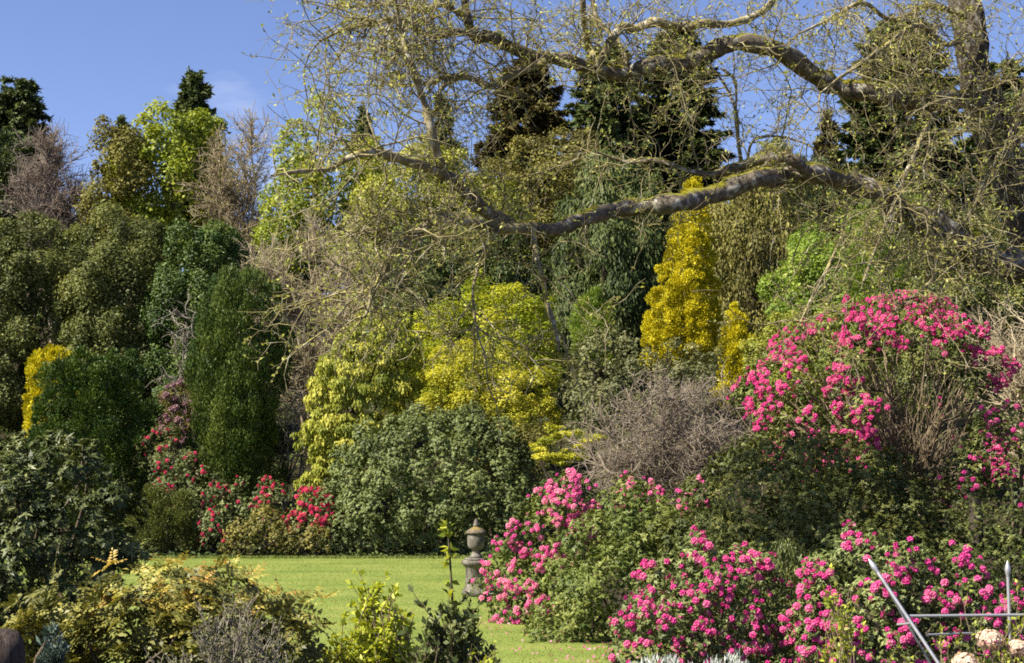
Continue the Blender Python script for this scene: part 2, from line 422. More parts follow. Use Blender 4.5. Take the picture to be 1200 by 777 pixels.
# ---- flower trusses
def truss_geo(Rr, nf=13):
    k = np.arange(nf) + .5; ph = np.arccos(1 - 1.25 * k / nf); th = k * 2.39996 + rng.uniform(0, 6)
    d = np.column_stack([np.cos(th) * np.sin(ph), np.sin(th) * np.sin(ph), np.cos(ph)])
    A = np.arange(5) * 2 * np.pi / 5
    ref = unit(rng.normal(0, 1, (nf, 3))); u = unit(np.cross(d, ref)); q = np.cross(d, u)
    rad = np.cos(A)[None, :, None] * u[:, None] + np.sin(A)[None, :, None] * q[:, None]
    c = (d * Rr * .55)[:, None].repeat(5, 1).reshape(-1, 3); dd = d[:, None].repeat(5, 1).reshape(-1, 3); rad = rad.reshape(-1, 3)
    ax = unit(dd * .75 + rad * .8); nr = unit(dd * .8 - rad * .75)
    V, Q = leaf_quads(c, ax, nr, Rr * .62 * rng.uniform(.85, 1.15, len(c)), Rr * .42, mid=.7, fold=.05)
    return V, Q
def orient(V, n, roll):
    z = n; ref = np.where(np.abs(z[:, 2:3]) > .9, [[1., 0, 0]], [[0, 0, 1.]])
    x = unit(np.cross(ref, z)); y = np.cross(z, x)
    x2 = x * np.cos(roll)[:, None] + y * np.sin(roll)[:, None]; y2 = np.cross(z, x2)
    return V[None, :, 0:1] * x2[:, None] + V[None, :, 1:2] * y2[:, None] + V[None, :, 2:3] * z[:, None]
from mathutils import Matrix
def flowers(root, v, base, regions, n, mat, Rr, part='flower_truss', front=.85, maxind=100, tb=.0):
    sel = np.zeros(len(v.c), bool)
    for p in regions: sel |= inpoly(p, v.px[:, 0], v.px[:, 1])
    f = np.nonzero(sel & (v.c[:, 1] < v.Y + .2))[0]; bk = np.nonzero(sel)[0]
    nf = int(n * front)
    # favour clumps whose outline position lies in the region, sampled by area of each clump
    def pick(ids, m): w_ = v.r[ids] ** 2; return rng.choice(ids, m, p=w_ / w_.sum())
    I = np.concatenate([pick(f, nf), pick(bk, n - nf)])
    cam_d_ = unit(EYE - v.c[I]); fr = (np.arange(n) < nf)[:, None]
    d = unit(rng.normal(0, .55, (n, 3)) + v.out[I] * .9 + np.array([0, 0, .45]) + cam_d_ * fr * .9)
    pos = v.c[I] + d * (v.r[I] * rng.uniform(.98, 1.15, n))[:, None]
    # keep trusses apart
    keep = []
    for i in range(n):
        if not keep or np.min(np.linalg.norm(pos[keep] - pos[i], axis=1)) > Rr * 1.25: keep.append(i)
    pos, d = pos[keep], d[keep]; n = len(pos)
    nrm = unit(d + np.array([0, 0, .3]))
    face = (nrm * unit(EYE - pos)).sum(1); order = np.argsort(-face)
    var = []
    for q in range(6):
        V, Q = truss_geo(Rr * (.7 + .12 * q), 9 + 2 * q); tv = np.clip((q + .5) / 6 + rng.normal(0, .12, len(V) // 4), 0, 1)
        var.append((V, Q, np.repeat(tv, 4)))
    first = [None] * 6
    for c, i in enumerate(order[:maxind]):
        q = int(rng.integers(6))
        if first[q] is None:
            o = link_mesh(part, var[q][0], var[q][1], mat, root, var[q][2]); first[q] = o
        else:
            o = first[q].copy(); COL.objects.link(o); o.parent = root
        qt = __import__('mathutils').Vector(nrm[i].tolist()).to_track_quat('Z', 'Y')
        o.location = (pos[i] - base).tolist(); o.rotation_mode = 'QUATERNION'; o.rotation_quaternion = qt
    rest = order[maxind:]
    if len(rest):
        Vs, Qs, ts, off = [], [], [], 0
        g = rng.integers(0, 6, len(rest))
        for q in range(6):
            r_ = rest[g == q]
            if not len(r_): continue
            V = (orient(var[q][0], nrm[r_], rng.uniform(0, 6.3, len(r_))) + pos[r_][:, None] - base).reshape(-1, 3)
            nq = len(var[q][0]); Q = (var[q][1][None] + (np.arange(len(r_)) * nq)[:, None, None]).reshape(-1, 4)
            Vs.append(V); Qs.append(Q + off); ts.append(np.tile(var[q][2], len(r_))); off += len(V)
        o = link_mesh(part, np.concatenate(Vs), np.concatenate(Qs), mat, root, np.concatenate(ts)); o['kind'] = 'stuff'

# ================================================================== SETTING
def sheet(name, xs, ys, dz, mat, mask=None):
    X, Y = np.meshgrid(xs, ys); Z = gz(X, Y) + dz
    V = np.stack([X, Y, Z], -1).reshape(-1, 3); nx, ny = len(xs), len(ys)
    i = np.arange(ny - 1)[:, None] * nx + np.arange(nx - 1)[None]
    Q = np.stack([i, i + 1, i + nx + 1, i + nx], -1).reshape(-1, 4)
    if mask is not None:
        c = V[Q].mean(1); Q = Q[mask(c[:, 0], c[:, 1])]
        used = np.unique(Q); re = np.zeros(len(V), int); re[used] = np.arange(len(used)); V = V[used]; Q = re[Q]
    return link_mesh(name, V, Q, mat, smooth=True)
def ground_mat(name, c1, c2, c3, scale, bump=.5):
    m, nt, p = principled(name, .95, .1)
    tc = nt.nodes.new('ShaderNodeTexCoord')
    n = nt.nodes.new('ShaderNodeTexNoise'); n.inputs['Scale'].default_value = scale; n.inputs['Detail'].default_value = 10; n.inputs['Roughness'].default_value = .7
    nt.links.new(tc.outputs['Object'], n.inputs['Vector'])
    r = ramp(nt, [c1, c2, c3]); r.color_ramp.elements[0].position = .3; r.color_ramp.elements[-1].position = .72
    nt.links.new(n.outputs['Fac'], r.inputs['Fac']); nt.links.new(r.outputs['Color'], p.inputs['Base Color'])
    b = nt.nodes.new('ShaderNodeBump'); b.inputs['Strength'].default_value = bump; b.inputs['Distance'].default_value = .1
    nt.links.new(n.outputs['Fac'], b.inputs['Height']); nt.links.new(b.outputs['Normal'], p.inputs['Normal'])
    return m
m_soil = ground_mat('leaf_litter_soil', (.018, .013, .008), (.034, .026, .014), (.03, .038, .013), 1.5)
xs = np.concatenate([[-2500, -800, -300, -150], np.arange(-90, 91, 2.0), [150, 300, 800, 2500]])
ys = np.concatenate([[-600, -150, -60, -30, -15], np.arange(-8, 60, 1.0), np.arange(60, 180, 4.0), [200, 260, 400, 800, 1600, 3500]])
tag(sheet('ground', xs, ys, 0, m_soil), kind='structure')

# the lawn: mown grass in alternating passes
LAWN = [(-36, 47.4), (-12, 47.2), (-9, 47.5), (-4, 47.3), (2.5, 47.4), (2.2, 36), (1.4, 33), (.6, 30), (1.2, 27.5), (2.0, 25.6), (2.8, 24.3), (4.2, 22.5), (2.6, 20.5), (1.6, 18.5), (.5, 16), (-2, 15.2), (-36, 15.2)]
lawn_in = lambda x, y: inpoly(LAWN, np.asarray(x), np.asarray(y))
m_lawn, nt, p = principled('lawn_grass', .9, .1)
tc = nt.nodes.new('ShaderNodeTexCoord')
n1 = nt.nodes.new('ShaderNodeTexNoise'); n1.inputs['Scale'].default_value = .45; n1.inputs['Detail'].default_value = 5
n2 = nt.nodes.new('ShaderNodeTexNoise'); n2.inputs['Scale'].default_value = 14; n2.inputs['Detail'].default_value = 8
wv = nt.nodes.new('ShaderNodeTexWave'); wv.bands_direction = 'Y'; wv.inputs['Scale'].default_value = .19; wv.inputs['Distortion'].default_value = .7; wv.inputs['Detail'].default_value = 3
for q in (n1, n2, wv): nt.links.new(tc.outputs['Object'], q.inputs['Vector'])
a1 = nt.nodes.new('ShaderNodeMath'); a1.operation = 'MULTIPLY_ADD'; a1.inputs[1].default_value = .35
a2 = nt.nodes.new('ShaderNodeMath'); a2.operation = 'MULTIPLY_ADD'; a2.inputs[1].default_value = .12
nt.links.new(n2.outputs['Fac'], a1.inputs[0]); nt.links.new(n1.outputs['Fac'], a1.inputs[2])
nt.links.new(wv.outputs['Fac'], a2.inputs[0]); nt.links.new(a1.outputs[0], a2.inputs[2])
r = ramp(nt, [(.11, .155, .03), (.155, .195, .04), (.2, .225, .055)]); r.color_ramp.elements[0].position = .45; r.color_ramp.elements[1].position = .7; r.color_ramp.elements[2].position = .95
nt.links.new(a2.outputs[0], r.inputs['Fac']); nt.links.new(r.outputs['Color'], p.inputs['Base Color'])
b = nt.nodes.new('ShaderNodeBump'); b.inputs['Strength'].default_value = .35; b.inputs['Distance'].default_value = .03
nt.links.new(n2.outputs['Fac'], b.inputs['Height']); nt.links.new(b.outputs['Normal'], p.inputs['Normal'])
tag(sheet('lawn', np.arange(-36, 6, .25), np.arange(15, 48, .25), .006, m_lawn, lawn_in), kind='structure')
m_blade = leaf_mat('grass_blade', [(.12, .16, .034), (.17, .21, .045), (.23, .25, .07)], .2, .6, .2)
n = 260000
gx = rng.uniform(-20, 4.5, n); gy = 17 + (47.6 - 17) * rng.uniform(0, 1, n) ** 1.15
k = lawn_in(gx, gy) & (np.abs(gx) < gy * .40 + .3); gx, gy = gx[k], gy[k]; n = len(gx)
ax = unit(rng.normal(0, .55, (n, 3)) * [1, 1, .2] + [0, 0, 1]); nr = unit(rng.normal(0, 1, (n, 3)) * [1, 1, .1])
pat = .5 + .36 * np.sin(gy * 2.1 + np.sin(gx * .4) * .5) + .12 * np.sin(gy * 5.3 + gx * .05) + .12 * np.sin(gx * 1.3 + gy * .5) * np.sin(gx * .37 - gy * .9)
V, Q = leaf_quads(np.column_stack([gx, gy, gz(gx, gy)]), ax, nr, rng.uniform(.012, .034, n), .012)
tag(link_mesh('grass', V, Q, m_blade, None, np.repeat(np.clip(pat + rng.normal(0, .12, n), 0, 1), 4)), 'short mown grass of the lawn', kind='stuff')
# rougher tufts along the far bed edge
n = 9000
gx = rng.uniform(-14, 3, n); gy = 47.35 + rng.normal(0, .12, n)
ax = unit(rng.normal(0, .5, (n, 3)) * [1, 1, .2] + [0, 0, 1]); nr = unit(rng.normal(0, 1, (n, 3)))
V, Q = leaf_quads(np.column_stack([gx, gy, gz(gx, gy)]), ax, nr, rng.uniform(.05, .13, n), .02)
tag(link_mesh('edge_grass', V, Q, m_blade, None, np.repeat(rng.uniform(0, 1, n), 4)), 'longer grass along the lawn edge below the shrubs', kind='stuff')

# ================================================================== MATERIALS OF THE PLANTS
M = {}
def lm(k, cols, **kw):
    if not any(q in k for q in ('flower', 'gold', 'silver', 'yellow', 'bud', 'orange', 'blue')): cols = [(min(.6, c[0] * 1.75), min(.6, c[1] * 1.72), c[2] * 1.25) for c in cols]
    if kw.get('spec', 0) > .38: kw['spec'] = .28; kw['rough'] = .5
    M[k] = leaf_mat(k, cols, **kw)
lm('dark_conifer', [(.024, .038, .018), (.05, .068, .028), (.085, .10, .042)], trans=.1, rough=.6, spec=.2)
lm('brown_conifer', [(.035, .03, .014), (.06, .05, .022), (.085, .07, .03)], trans=.1, rough=.7, spec=.15)
lm('mid_conifer', [(.018, .03, .011), (.038, .054, .018), (.06, .073, .026)], trans=.12, rough=.6, spec=.2)
lm('olive_mass', [(.03, .036, .012), (.06, .07, .024), (.105, .112, .04)], trans=.2, rough=.6, spec=.2)
lm('olive_brown', [(.05, .045, .016), (.085, .08, .025), (.13, .12, .035)], trans=.2, rough=.6, spec=.2)
lm('fresh_lime', [(.075, .10, .012), (.135, .165, .018), (.21, .225, .03)], trans=.3, rough=.55, spec=.25)
lm('fresh_olive', [(.09, .10, .018), (.15, .165, .03), (.22, .22, .05)], trans=.3, rough=.55, spec=.25)
lm('fresh_green', [(.06, .10, .015), (.10, .15, .025), (.16, .2, .04)], trans=.3, rough=.55, spec=.25)
lm('gold', [(.24, .21, .005), (.50, .43, .010), (.68, .60, .03)], trans=.2, rough=.6, spec=.2)
lm('gold_green', [(.12, .145, .014), (.26, .28, .03), (.42, .40, .06)], trans=.22, rough=.6, spec=.2)
lm('column_green', [(.014, .030, .005), (.032, .052, .009), (.06, .08, .016)], trans=.1, rough=.5, spec=.3)
lm('yew_green', [(.012, .028, .006), (.028, .05, .010), (.06, .085, .018)], trans=.12, rough=.55, spec=.25)
lm('maple_lime', [(.085, .115, .011), (.16, .19, .016), (.27, .27, .035)], trans=.4, rough=.55, spec=.25)
lm('maple_yellow', [(.2, .22, .02), (.40, .39, .03), (.58, .54, .08)], trans=.4, rough=.55, spec=.25)
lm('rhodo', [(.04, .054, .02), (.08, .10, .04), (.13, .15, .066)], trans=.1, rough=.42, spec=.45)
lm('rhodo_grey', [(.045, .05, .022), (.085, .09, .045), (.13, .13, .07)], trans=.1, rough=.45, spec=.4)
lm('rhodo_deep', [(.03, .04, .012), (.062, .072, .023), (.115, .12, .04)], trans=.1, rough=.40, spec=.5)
lm('rhodo_fresh', [(.035, .055, .014), (.075, .095, .026), (.13, .145, .045)], trans=.15, rough=.42, spec=.45)
lm('rhodo_gold', [(.10, .10, .02), (.20, .18, .035), (.33, .28, .06)], trans=.2, rough=.5, spec=.35)
lm('glossy_dark', [(.02, .03, .010), (.045, .056, .02), (.10, .11, .045)], trans=.08, rough=.38, spec=.5)
lm('mahonia_green', [(.03, .034, .012), (.075, .078, .024), (.19, .17, .05)], trans=.15, rough=.4, spec=.45)
lm('mahonia_orange', [(.40, .11, .03), (.40, .26, .05), (.40, .34, .07), (.34, .34, .09)], trans=.25, rough=.45, spec=.4)
lm('bright_lime', [(.11, .14, .012), (.22, .25, .025), (.32, .33, .05)], trans=.35, rough=.5, spec=.3)
lm('climber_green', [(.09, .12, .015), (.17, .2, .03), (.28, .29, .05)], trans=.35, rough=.5, spec=.3)
lm('silver_leaf', [(.3, .33, .3), (.45, .48, .44), (.6, .62, .58)], trans=.15, rough=.7, spec=.2)
lm('blue_leaf', [(.05, .08, .06), (.09, .13, .10), (.15, .19, .16)], trans=.1, rough=.6, spec=.2)
lm('tree_bud', [(.2, .22, .03), (.34, .36, .07), (.5, .48, .16)], trans=.35, rough=.55, spec=.2)
lm('pale_bud', [(.28, .25, .08), (.36, .33, .1), (.45, .40, .16)], trans=.3, rough=.6, spec=.2)
lm('pink_flower', [(.40, .012, .14), (.60, .04, .26), (.72, .09, .36), (.80, .25, .47)], trans=.3, rough=.6, spec=.2)
lm('rose_flower', [(.50, .035, .24), (.70, .09, .37), (.79, .2, .46), (.86, .42, .58)], trans=.3, rough=.6, spec=.2)
lm('red_flower', [(.38, .008, .06), (.55, .02, .10), (.7, .05, .18), (.75, .15, .25)], trans=.25, rough=.6, spec=.2)
lm('mauve_flower', [(.22, .10, .16), (.32, .17, .24), (.42, .28, .34)], trans=.3, rough=.6, spec=.2)
lm('cream_flower', [(.5, .32, .24), (.64, .48, .37), (.74, .62, .5)], trans=.25, rough=.6, spec=.2)
lm('dry_leaf', [(.07, .04, .02), (.13, .08, .035), (.2, .13, .05)], trans=.1)
M['bark_dark'] = bark_mat('bark_dark', [(.02, .016, .012), (.05, .04, .03), (.08, .065, .05)])
M['bark_brown'] = bark_mat('bark_brown', [(.05, .038, .025), (.11, .085, .055), (.17, .14, .10)])
M['bark_limb'] = bark_mat('bark_limb', [(.045, .036, .026), (.12, .098, .07), (.24, .2, .145)], 9, (.21, .19, .02), .20, (.34, .32, .27))
M['bark_trunk'] = bark_mat('bark_trunk', [(.03, .024, .018), (.065, .052, .038), (.11, .09, .065)], 9, (.15, .14, .02), .12, (.2, .19, .16))  # limb bark darkened throughout: the trunk's shade is put into its colours
M['twig_lichen'] = bark_mat('twig_lichen', [(.10, .08, .05), (.21, .175, .095), (.33, .285, .16)], 4, (.30, .265, .08), .12, (.38, .35, .27))
M['twig_tan'] = bark_mat('twig_tan', [(.22, .175, .11), (.34, .28, .18), (.46, .39, .26)], 1.2)
M['twig_mauve'] = bark_mat('twig_mauve', [(.14, .11, .09), (.22, .175, .14), (.30, .24, .19)], 1.2)
M['twig_pink'] = bark_mat('twig_pink', [(.22, .17, .11), (.32, .26, .17), (.42, .35, .23)], 1.0)
M['twig_red'] = bark_mat('twig_red', [(.15, .115, .088), (.235, .19, .145), (.33, .28, .21)], 1.5)
M['twig_grey'] = bark_mat('twig_grey', [(.14, .12, .09), (.24, .21, .16), (.36, .33, .27)], 3)
M['stem_tan'] = bark_mat('stem_tan', [(.11, .08, .05), (.19, .145, .09), (.29, .23, .15)], 5)

# ================================================================== FAR HILL TREES
D, B = M['dark_conifer'], M['bark_dark']
conifer('dark_conifer', 'dark broad-topped conifer at the edge of the hill beside the purplish bare tree', 12, 96, 300, 66, 112, D, B, 'tall conifers on the hill', lstep=.4, nb_=(8, 12), curve=.5, tip=.14, dens=1.3, droop=.18)
conifer('dark_conifer', 'small dark spire just showing beside the lime green tree top', 136, 138, 320, 44, 116, D, B, 'tall conifers on the hill', curve=.9)
conifer('dark_conifer', 'dark pointed conifer rising alone above the lime green tree', 222, 84, 300, 50, 124, D, B, 'tall conifers on the hill', lstep=.4, nb_=(8, 12), curve=.6, tip=.06, dens=1.6, droop=.15)
conifer('dark_conifer', 'small dark conifer half hidden by twigs beyond the tall lime tree', 424, 128, 300, 40, 118, D, B, 'tall conifers on the hill')
conifer('dark_conifer', 'slim dark conifer seen behind the upright forked branch', 516, 112, 330, 52, 120, D, B, 'tall conifers on the hill')
conifer('brown_conifer', 'brownish green conifer in the gap of sky below the upper limb', 618, 72, 330, 84, 112, M['brown_conifer'], B, 'tall conifers on the hill', lstep=.4, nb_=(8, 12), curve=.5, tip=.10, dens=1.3, droop=.18)
conifer('dark_conifer', 'tall dark conifer crossing behind the upper mossy limb', 714, 58, 350, 78, 110, D, B, 'tall conifers on the hill', lstep=.4, nb_=(8, 12), curve=.42, tip=.10, dens=1.3, droop=.18)
conifer('dark_conifer', 'tallest dark conifer, its top reaching over the upper limb', 796, 34, 350, 86, 114, M['mid_conifer'], B, 'tall conifers on the hill', lstep=.4, nb_=(8, 12), curve=.42, tip=.10, dens=1.3, droop=.18)
conifer('dark_conifer', 'low dark conifer tip under the arching twig', 912, 160, 340, 44, 116, D, B, 'tall conifers on the hill')
conifer('dark_conifer', 'small brown-green spire in the blue gap beside the green conifer', 976, 126, 340, 46, 116, M['brown_conifer'], B, 'tall conifers on the hill', curve=.85)
conifer('green_conifer', 'large green conifer standing behind the hanging twigs of the old tree', 1065, 20, 420, 104, 88, M['mid_conifer'], B, lstep=.4, nb_=(8, 12), curve=.42, tip=.12, dens=1.3, droop=.18)
conifer('dark_conifer', 'dark conifer filling the gap behind the old tree trunk', 1185, 70, 420, 92, 100, D, B, 'tall conifers on the hill', curve=.5, tip=.15)
plant('dark_evergreen', 'dark evergreen low beneath the broad-topped conifer', 'tree', [(-60, 170), (10, 160), (40, 190), (50, 250), (60, 330), (-60, 330)], 104, D, 'spray', .6, .24, 1.5, 2.5, bark=B, trunk_r=.3, crown='crown')
bare('bare_tree', 'purplish grey leafless tree against the sky on the hill', 'tree', [(14, 240), (22, 195), (45, 170), (70, 163), (95, 180), (106, 215), (104, 265), (60, 300), (15, 290)], 96, M['twig_mauve'], 62, 18, 520, 11000, (.16, .04, .018, .012), 2.3, 1.0)
bare('bare_tree', 'tan leafless tree with pale young leaves beside the lime tree on the skyline', 'tree', [(240, 300), (240, 220), (255, 180), (280, 165), (305, 168), (318, 200), (318, 290), (280, 330)], 94, M['twig_pink'], 285, 18, 520, 8500, (.16, .04, .018, .012), 2.2, 1.0, bud=M['pale_bud'], nbud=6500, budL=.16)
plant('broadleaf_tree', 'lime green tree in fresh leaf in front of the lone dark conifer', 'tree', [(150, 300), (136, 230), (140, 175), (160, 145), (188, 130), (222, 130), (248, 152), (260, 195), (262, 250), (258, 310)], 97, M['fresh_lime'], 'broad', .42, .28, 1.6, 2.4, bark=M['bark_brown'], trunk_r=.35, crown='crown', n_limb=18, leafkw=dict(tvar=(.22, .22)))
plant('broadleaf_tree', 'olive green tree with sparse dull leaves beside the lime tree', 'tree', [(106, 310), (104, 240), (110, 195), (125, 165), (150, 155), (172, 170), (182, 220), (180, 310)], 95, M['olive_brown'], 'broad', .38, .24, 1.5, 2.2, bark=M['bark_brown'], trunk_r=.3, crown='crown', n_limb=18)
plant('broadleaf_tree', 'tall yellow-green tree in young leaf behind the twig curtain', 'tree', [(305, 330), (312, 240), (322, 180), (345, 145), (380, 130), (415, 140), (445, 180), (450, 250), (440, 340)], 86, M['fresh_lime'], 'broad', .34, .22, 1.3, 1.9, bark=M['bark_brown'], trunk_r=.32, crown='crown', n_limb=22)
plant('broadleaf_tree', 'soft green tree under the lower limb, leaves just opening', 'tree', [(410, 340), (415, 260), (435, 200), (480, 180), (530, 190), (570, 200), (610, 230), (630, 290), (620, 350), (520, 370)], 82, M['fresh_olive'], 'broad', .32, .2, 1.2, 2.2, bark=M['bark_brown'], trunk_r=.32, crown='crown', n_limb=22)
plant('broadleaf_tree', 'dull olive tree half leafed behind the middle of the lower limb', 'tree', [(560, 320), (560, 210), (590, 170), (640, 155), (690, 165), (720, 200), (720, 290), (640, 350)], 90, M['olive_brown'], 'broad', .34, .2, 1.4, 2.0, bark=M['bark_brown'], trunk_r=.3, crown='crown', n_limb=20)
plant('evergreen_tree', 'dark green rounded evergreen showing below the lower limb', 'tree', [(500, 350), (510, 300), (540, 270), (580, 262), (620, 275), (645, 310), (645, 370), (560, 380)], 78, M['mid_conifer'], 'broad', .3, .16, 1.1, 2.8, bark=B, trunk_r=.25, crown='crown')
plant('evergreen_tree', 'nearly black evergreen beside the lichened hanging branch', 'tree', [(425, 420), (432, 330), (450, 285), (480, 268), (505, 285), (518, 330), (515, 390), (480, 430)], 63, M['dark_conifer'], 'broad', .26, .13, .9, 3, bark=B, trunk_r=.22, crown='crown')
plant('weeping_conifer', 'dark drooping conifer with a bare black trunk beside the gold cypress', 'tree', [(640, 420), (640, 300), (655, 230), (690, 200), (730, 205), (770, 230), (790, 300), (790, 400), (720, 430)], 76, M['mid_conifer'], 'weep', .5, .13, 1.2, 2.4, bark=B, trunk_r=.42, crown='crown', holes=[[(683, 262), (704, 262), (706, 350), (684, 350)]], leafkw=dict(flat=1.5), bx=694)
plant('brown_evergreen', 'brownish evergreen directly behind the tall gold cypress', 'tree', [(815, 440), (820, 300), (832, 230), (860, 195), (905, 190), (940, 220), (950, 300), (935, 400), (880, 450)], 74, M['olive_brown'], 'weep', .4, .12, 1.2, 2.4, bark=B, trunk_r=.3, crown='crown', leafkw=dict(flat=1.4, tvar=(.3, .2)))
plant('dark_evergreen', 'deep green hanging conifer above the brownish evergreen', 'tree', [(850, 330), (860, 230), (885, 180), (920, 170), (960, 190), (975, 260), (960, 340)], 84, M['dark_conifer'], 'weep', .45, .13, 1.3, 2.4, bark=B, trunk_r=.3, crown='crown')
plant('grey_green_tree', 'grey-green domed tree between the brown evergreen and the big pink shrub', 'tree', [(900, 420), (903, 340), (915, 295), (945, 268), (985, 258), (1020, 275), (1040, 320), (1040, 430)], 62, M['fresh_green'], 'broad', .24, .12, .8, 2.8, bark=M['bark_brown'], trunk_r=.22, crown='crown', leafkw=dict(tvar=(.2, .18)))
plant('bright_green_tree', 'bright green feathery tree above the big pink shrub', 'tree', [(985, 400), (990, 290), (1010, 235), (1045, 225), (1075, 250), (1085, 320), (1070, 410)], 58, M['fresh_green'], 'tuft', .26, .09, .7, 2.5, bark=M['bark_brown'], trunk_r=.2, crown='crown')
plant('dark_evergreen', 'dark broad evergreen under the thick mossy limb, beside the pink dome', 'tree', [(1040, 480), (1045, 330), (1070, 270), (1110, 245), (1160, 250), (1215, 280), (1230, 400), (1170, 430), (1150, 480)], 52, M['rhodo_deep'], 'broad', .22, .1, .8, 3, bark=B, trunk_r=.25, crown='crown')
plant('olive_shrub', 'olive undergrowth shrub behind the small gold cypress', 'shrub', [(870, 500), (872, 420), (890, 385), (930, 365), (980, 370), (1000, 420), (990, 500)], 60, M['fresh_olive'], 'broad', .2, .1, .7, 2.6, bark=B)
plant('green_conifer', 'young bright green conifer at the foot of the drooping conifer', 'conifer', [(668, 420), (672, 375), (682, 345), (694, 332), (706, 350), (716, 385), (718, 430)], 66, M['fresh_green'], 'tuft', .24, .08, .5, 2.8, bark=B, trunk_r=.12, crown='crown')

v = volume([(-260, 420), (-260, 275), (-60, 262), (40, 285), (120, 268), (300, 300), (420, 262), (560, 238), (700, 205), (860, 235), (1000, 215), (1160, 200), (1460, 220), (1460, 420)], 135, 3.0, .35, back=.05, mid=.2)
V, Q, t = leaves(v, 'broad', 1.1, .6, 2.6)
tag(link_mesh('distant_wood', V, Q, D, None, t), 'dark mass of woodland closing the view on the hill', kind='stuff')

# ================================================================== MIDDLE GROUND
plant('evergreen_oak', 'broad olive green tree with billowing crown behind the gold-edged shrub', 'tree', [(-70, 500), (-70, 290), (-20, 270), (25, 262), (75, 268), (110, 300), (120, 370), (110, 450), (60, 520)], 72, M['olive_mass'], 'broad', .26, .13, 1.15, 3.2, bark=B, trunk_r=.4, crown='crown', n_limb=18, leafkw=dict(tvar=(.25, .2)), group='olive evergreen trees behind the bed')
plant('evergreen_oak', 'olive green tree with rounded shaggy crown, middle one of its row', 'tree', [(85, 480), (85, 320), (100, 275), (135, 250), (175, 255), (205, 290), (212, 370), (200, 470), (140, 510)], 70, M['olive_mass'], 'broad', .26, .13, 1.1, 3.2, bark=B, trunk_r=.4, crown='crown', n_limb=18, leafkw=dict(tvar=(.25, .2)), group='olive evergreen trees behind the bed')
plant('evergreen_oak', 'darker green tree just behind the dark column of clipped yew', 'tree', [(180, 470), (182, 320), (195, 275), (225, 252), (262, 262), (290, 295), (296, 360), (285, 450), (230, 500)], 69, M['yew_green'], 'broad', .26, .13, 1.1, 3.2, bark=B, trunk_r=.4, crown='crown', n_limb=18, leafkw=dict(tvar=(.25, .2)))
bare('bare_tree', 'hazy beige leafless tree with fine upright twigs and yellow specks', 'tree', [(292, 480), (290, 380), (300, 310), (330, 272), (375, 262), (415, 290), (440, 350), (440, 430), (400, 500), (320, 510)], 68, M['twig_tan'], 365, 30, 900, 19000, (.09, .03, .014, .009), 2.0, .8, up=.35, bud=M['pale_bud'], nbud=9000, budL=.12)
bare('small_bare_tree', 'small whitish bare tree with crooked branches beside the dark column', 'tree', [(322, 505), (322, 470), (335, 448), (362, 440), (388, 452), (392, 490), (360, 510)], 57, M['twig_grey'], 336, 8, 60, 360, (.06, .026, .013, .008), 1.0, .5, up=.15, wander=.3, jit=.12)
bare('magnolia_tree', 'bare grey tree reaching pale crooked branches across the dark trees', 'tree', [(165, 440), (168, 395), (180, 352), (205, 340), (240, 350), (255, 400), (250, 450), (200, 462)], 61, M['twig_grey'], 262, 9, 70, 420, (.06, .03, .014, .009), 1.2, .6, up=.0, wander=.3, jit=.10)
plant('clipped_yew', 'dark green columnar yew with rounded top standing upright behind the bed', 'tree', [(226, 545), (227, 480), (230, 420), (238, 370), (252, 336), (275, 322), (302, 324), (322, 342), (333, 378), (337, 430), (335, 500), (330, 570), (300, 600), (255, 600), (232, 575)], 56, M['column_green'], 'upright', .2, .08, .62, 3.6, depth=.95, bark=B, trunk_r=.22, crown='foliage', leafkw=dict(flat=1.5, lo=.4, tvar=(.25, .22)), volkw=dict(rs=.7, stray=.08, rvar=.3))
plant('gold_conifer', 'narrow bright gold shrub half hidden by the round dark yew', 'conifer', [(34, 505), (35, 450), (42, 420), (55, 410), (78, 412), (90, 440), (88, 500), (60, 515)], 58.5, M['gold'], 'tuft', .2, .09, .42, 3.2, bark=B, trunk_r=.1)
plant('round_yew', 'squat dark green rounded yew in front of the gold shrub', 'shrub', [(50, 550), (46, 500), (54, 455), (75, 425), (105, 415), (140, 420), (168, 445), (184, 485), (186, 540), (178, 600), (120, 618), (60, 612)], 55, M['yew_green'], 'tuft', .2, .09, .6, 3.4, bark=B)
root, v, base = plant('mauve_azalea', 'mauve pink flowering bush in the dark gap beside the yew column', 'shrub', [(184, 510), (188, 470), (202, 450), (222, 446), (236, 460), (236, 505), (210, 520)], 59, M['twig_mauve'] if False else M['olive_brown'], 'broad', .14, .07, .45, .9, bark=M['twig_mauve'], n_limb=26)
flowers(root, v, base, [[(180, 440), (240, 440), (240, 520), (180, 520)]], 60, M['mauve_flower'], .12, part='blossom_cluster')
plant('spreading_gold_conifer', 'yellow-green conifer with drooping golden tips spreading down to the lawn bed', 'conifer', [(345, 580), (362, 540), (362, 480), (375, 430), (395, 395), (420, 372), (450, 360), (480, 375), (492, 410), (492, 470), (470, 530), (420, 570), (370, 590)], 55, M['gold_green'], 'weep', .25, .10, .52, 2.8, bark=B, trunk_r=.2, crown='crown', leafkw=dict(flat=.75, tvar=(.28, .22), lo=.4), volkw=dict(rvar=.5, rs=.65))
plant('japanese_maple', 'lime green layered maple in new leaf, behind the yellow one', 'tree', [(478, 470), (482, 400), (500, 362), (535, 340), (580, 334), (620, 345), (650, 375), (655, 430), (640, 480), (560, 490)], 59, M['maple_lime'], 'layer', .2, .12, .75, 2.2, bark=M['bark_brown'], trunk_r=.14, crown='crown', leafkw=dict(flat=.8, tvar=(.25, .2)), n_limb=20, volkw=dict(rvar=.55))
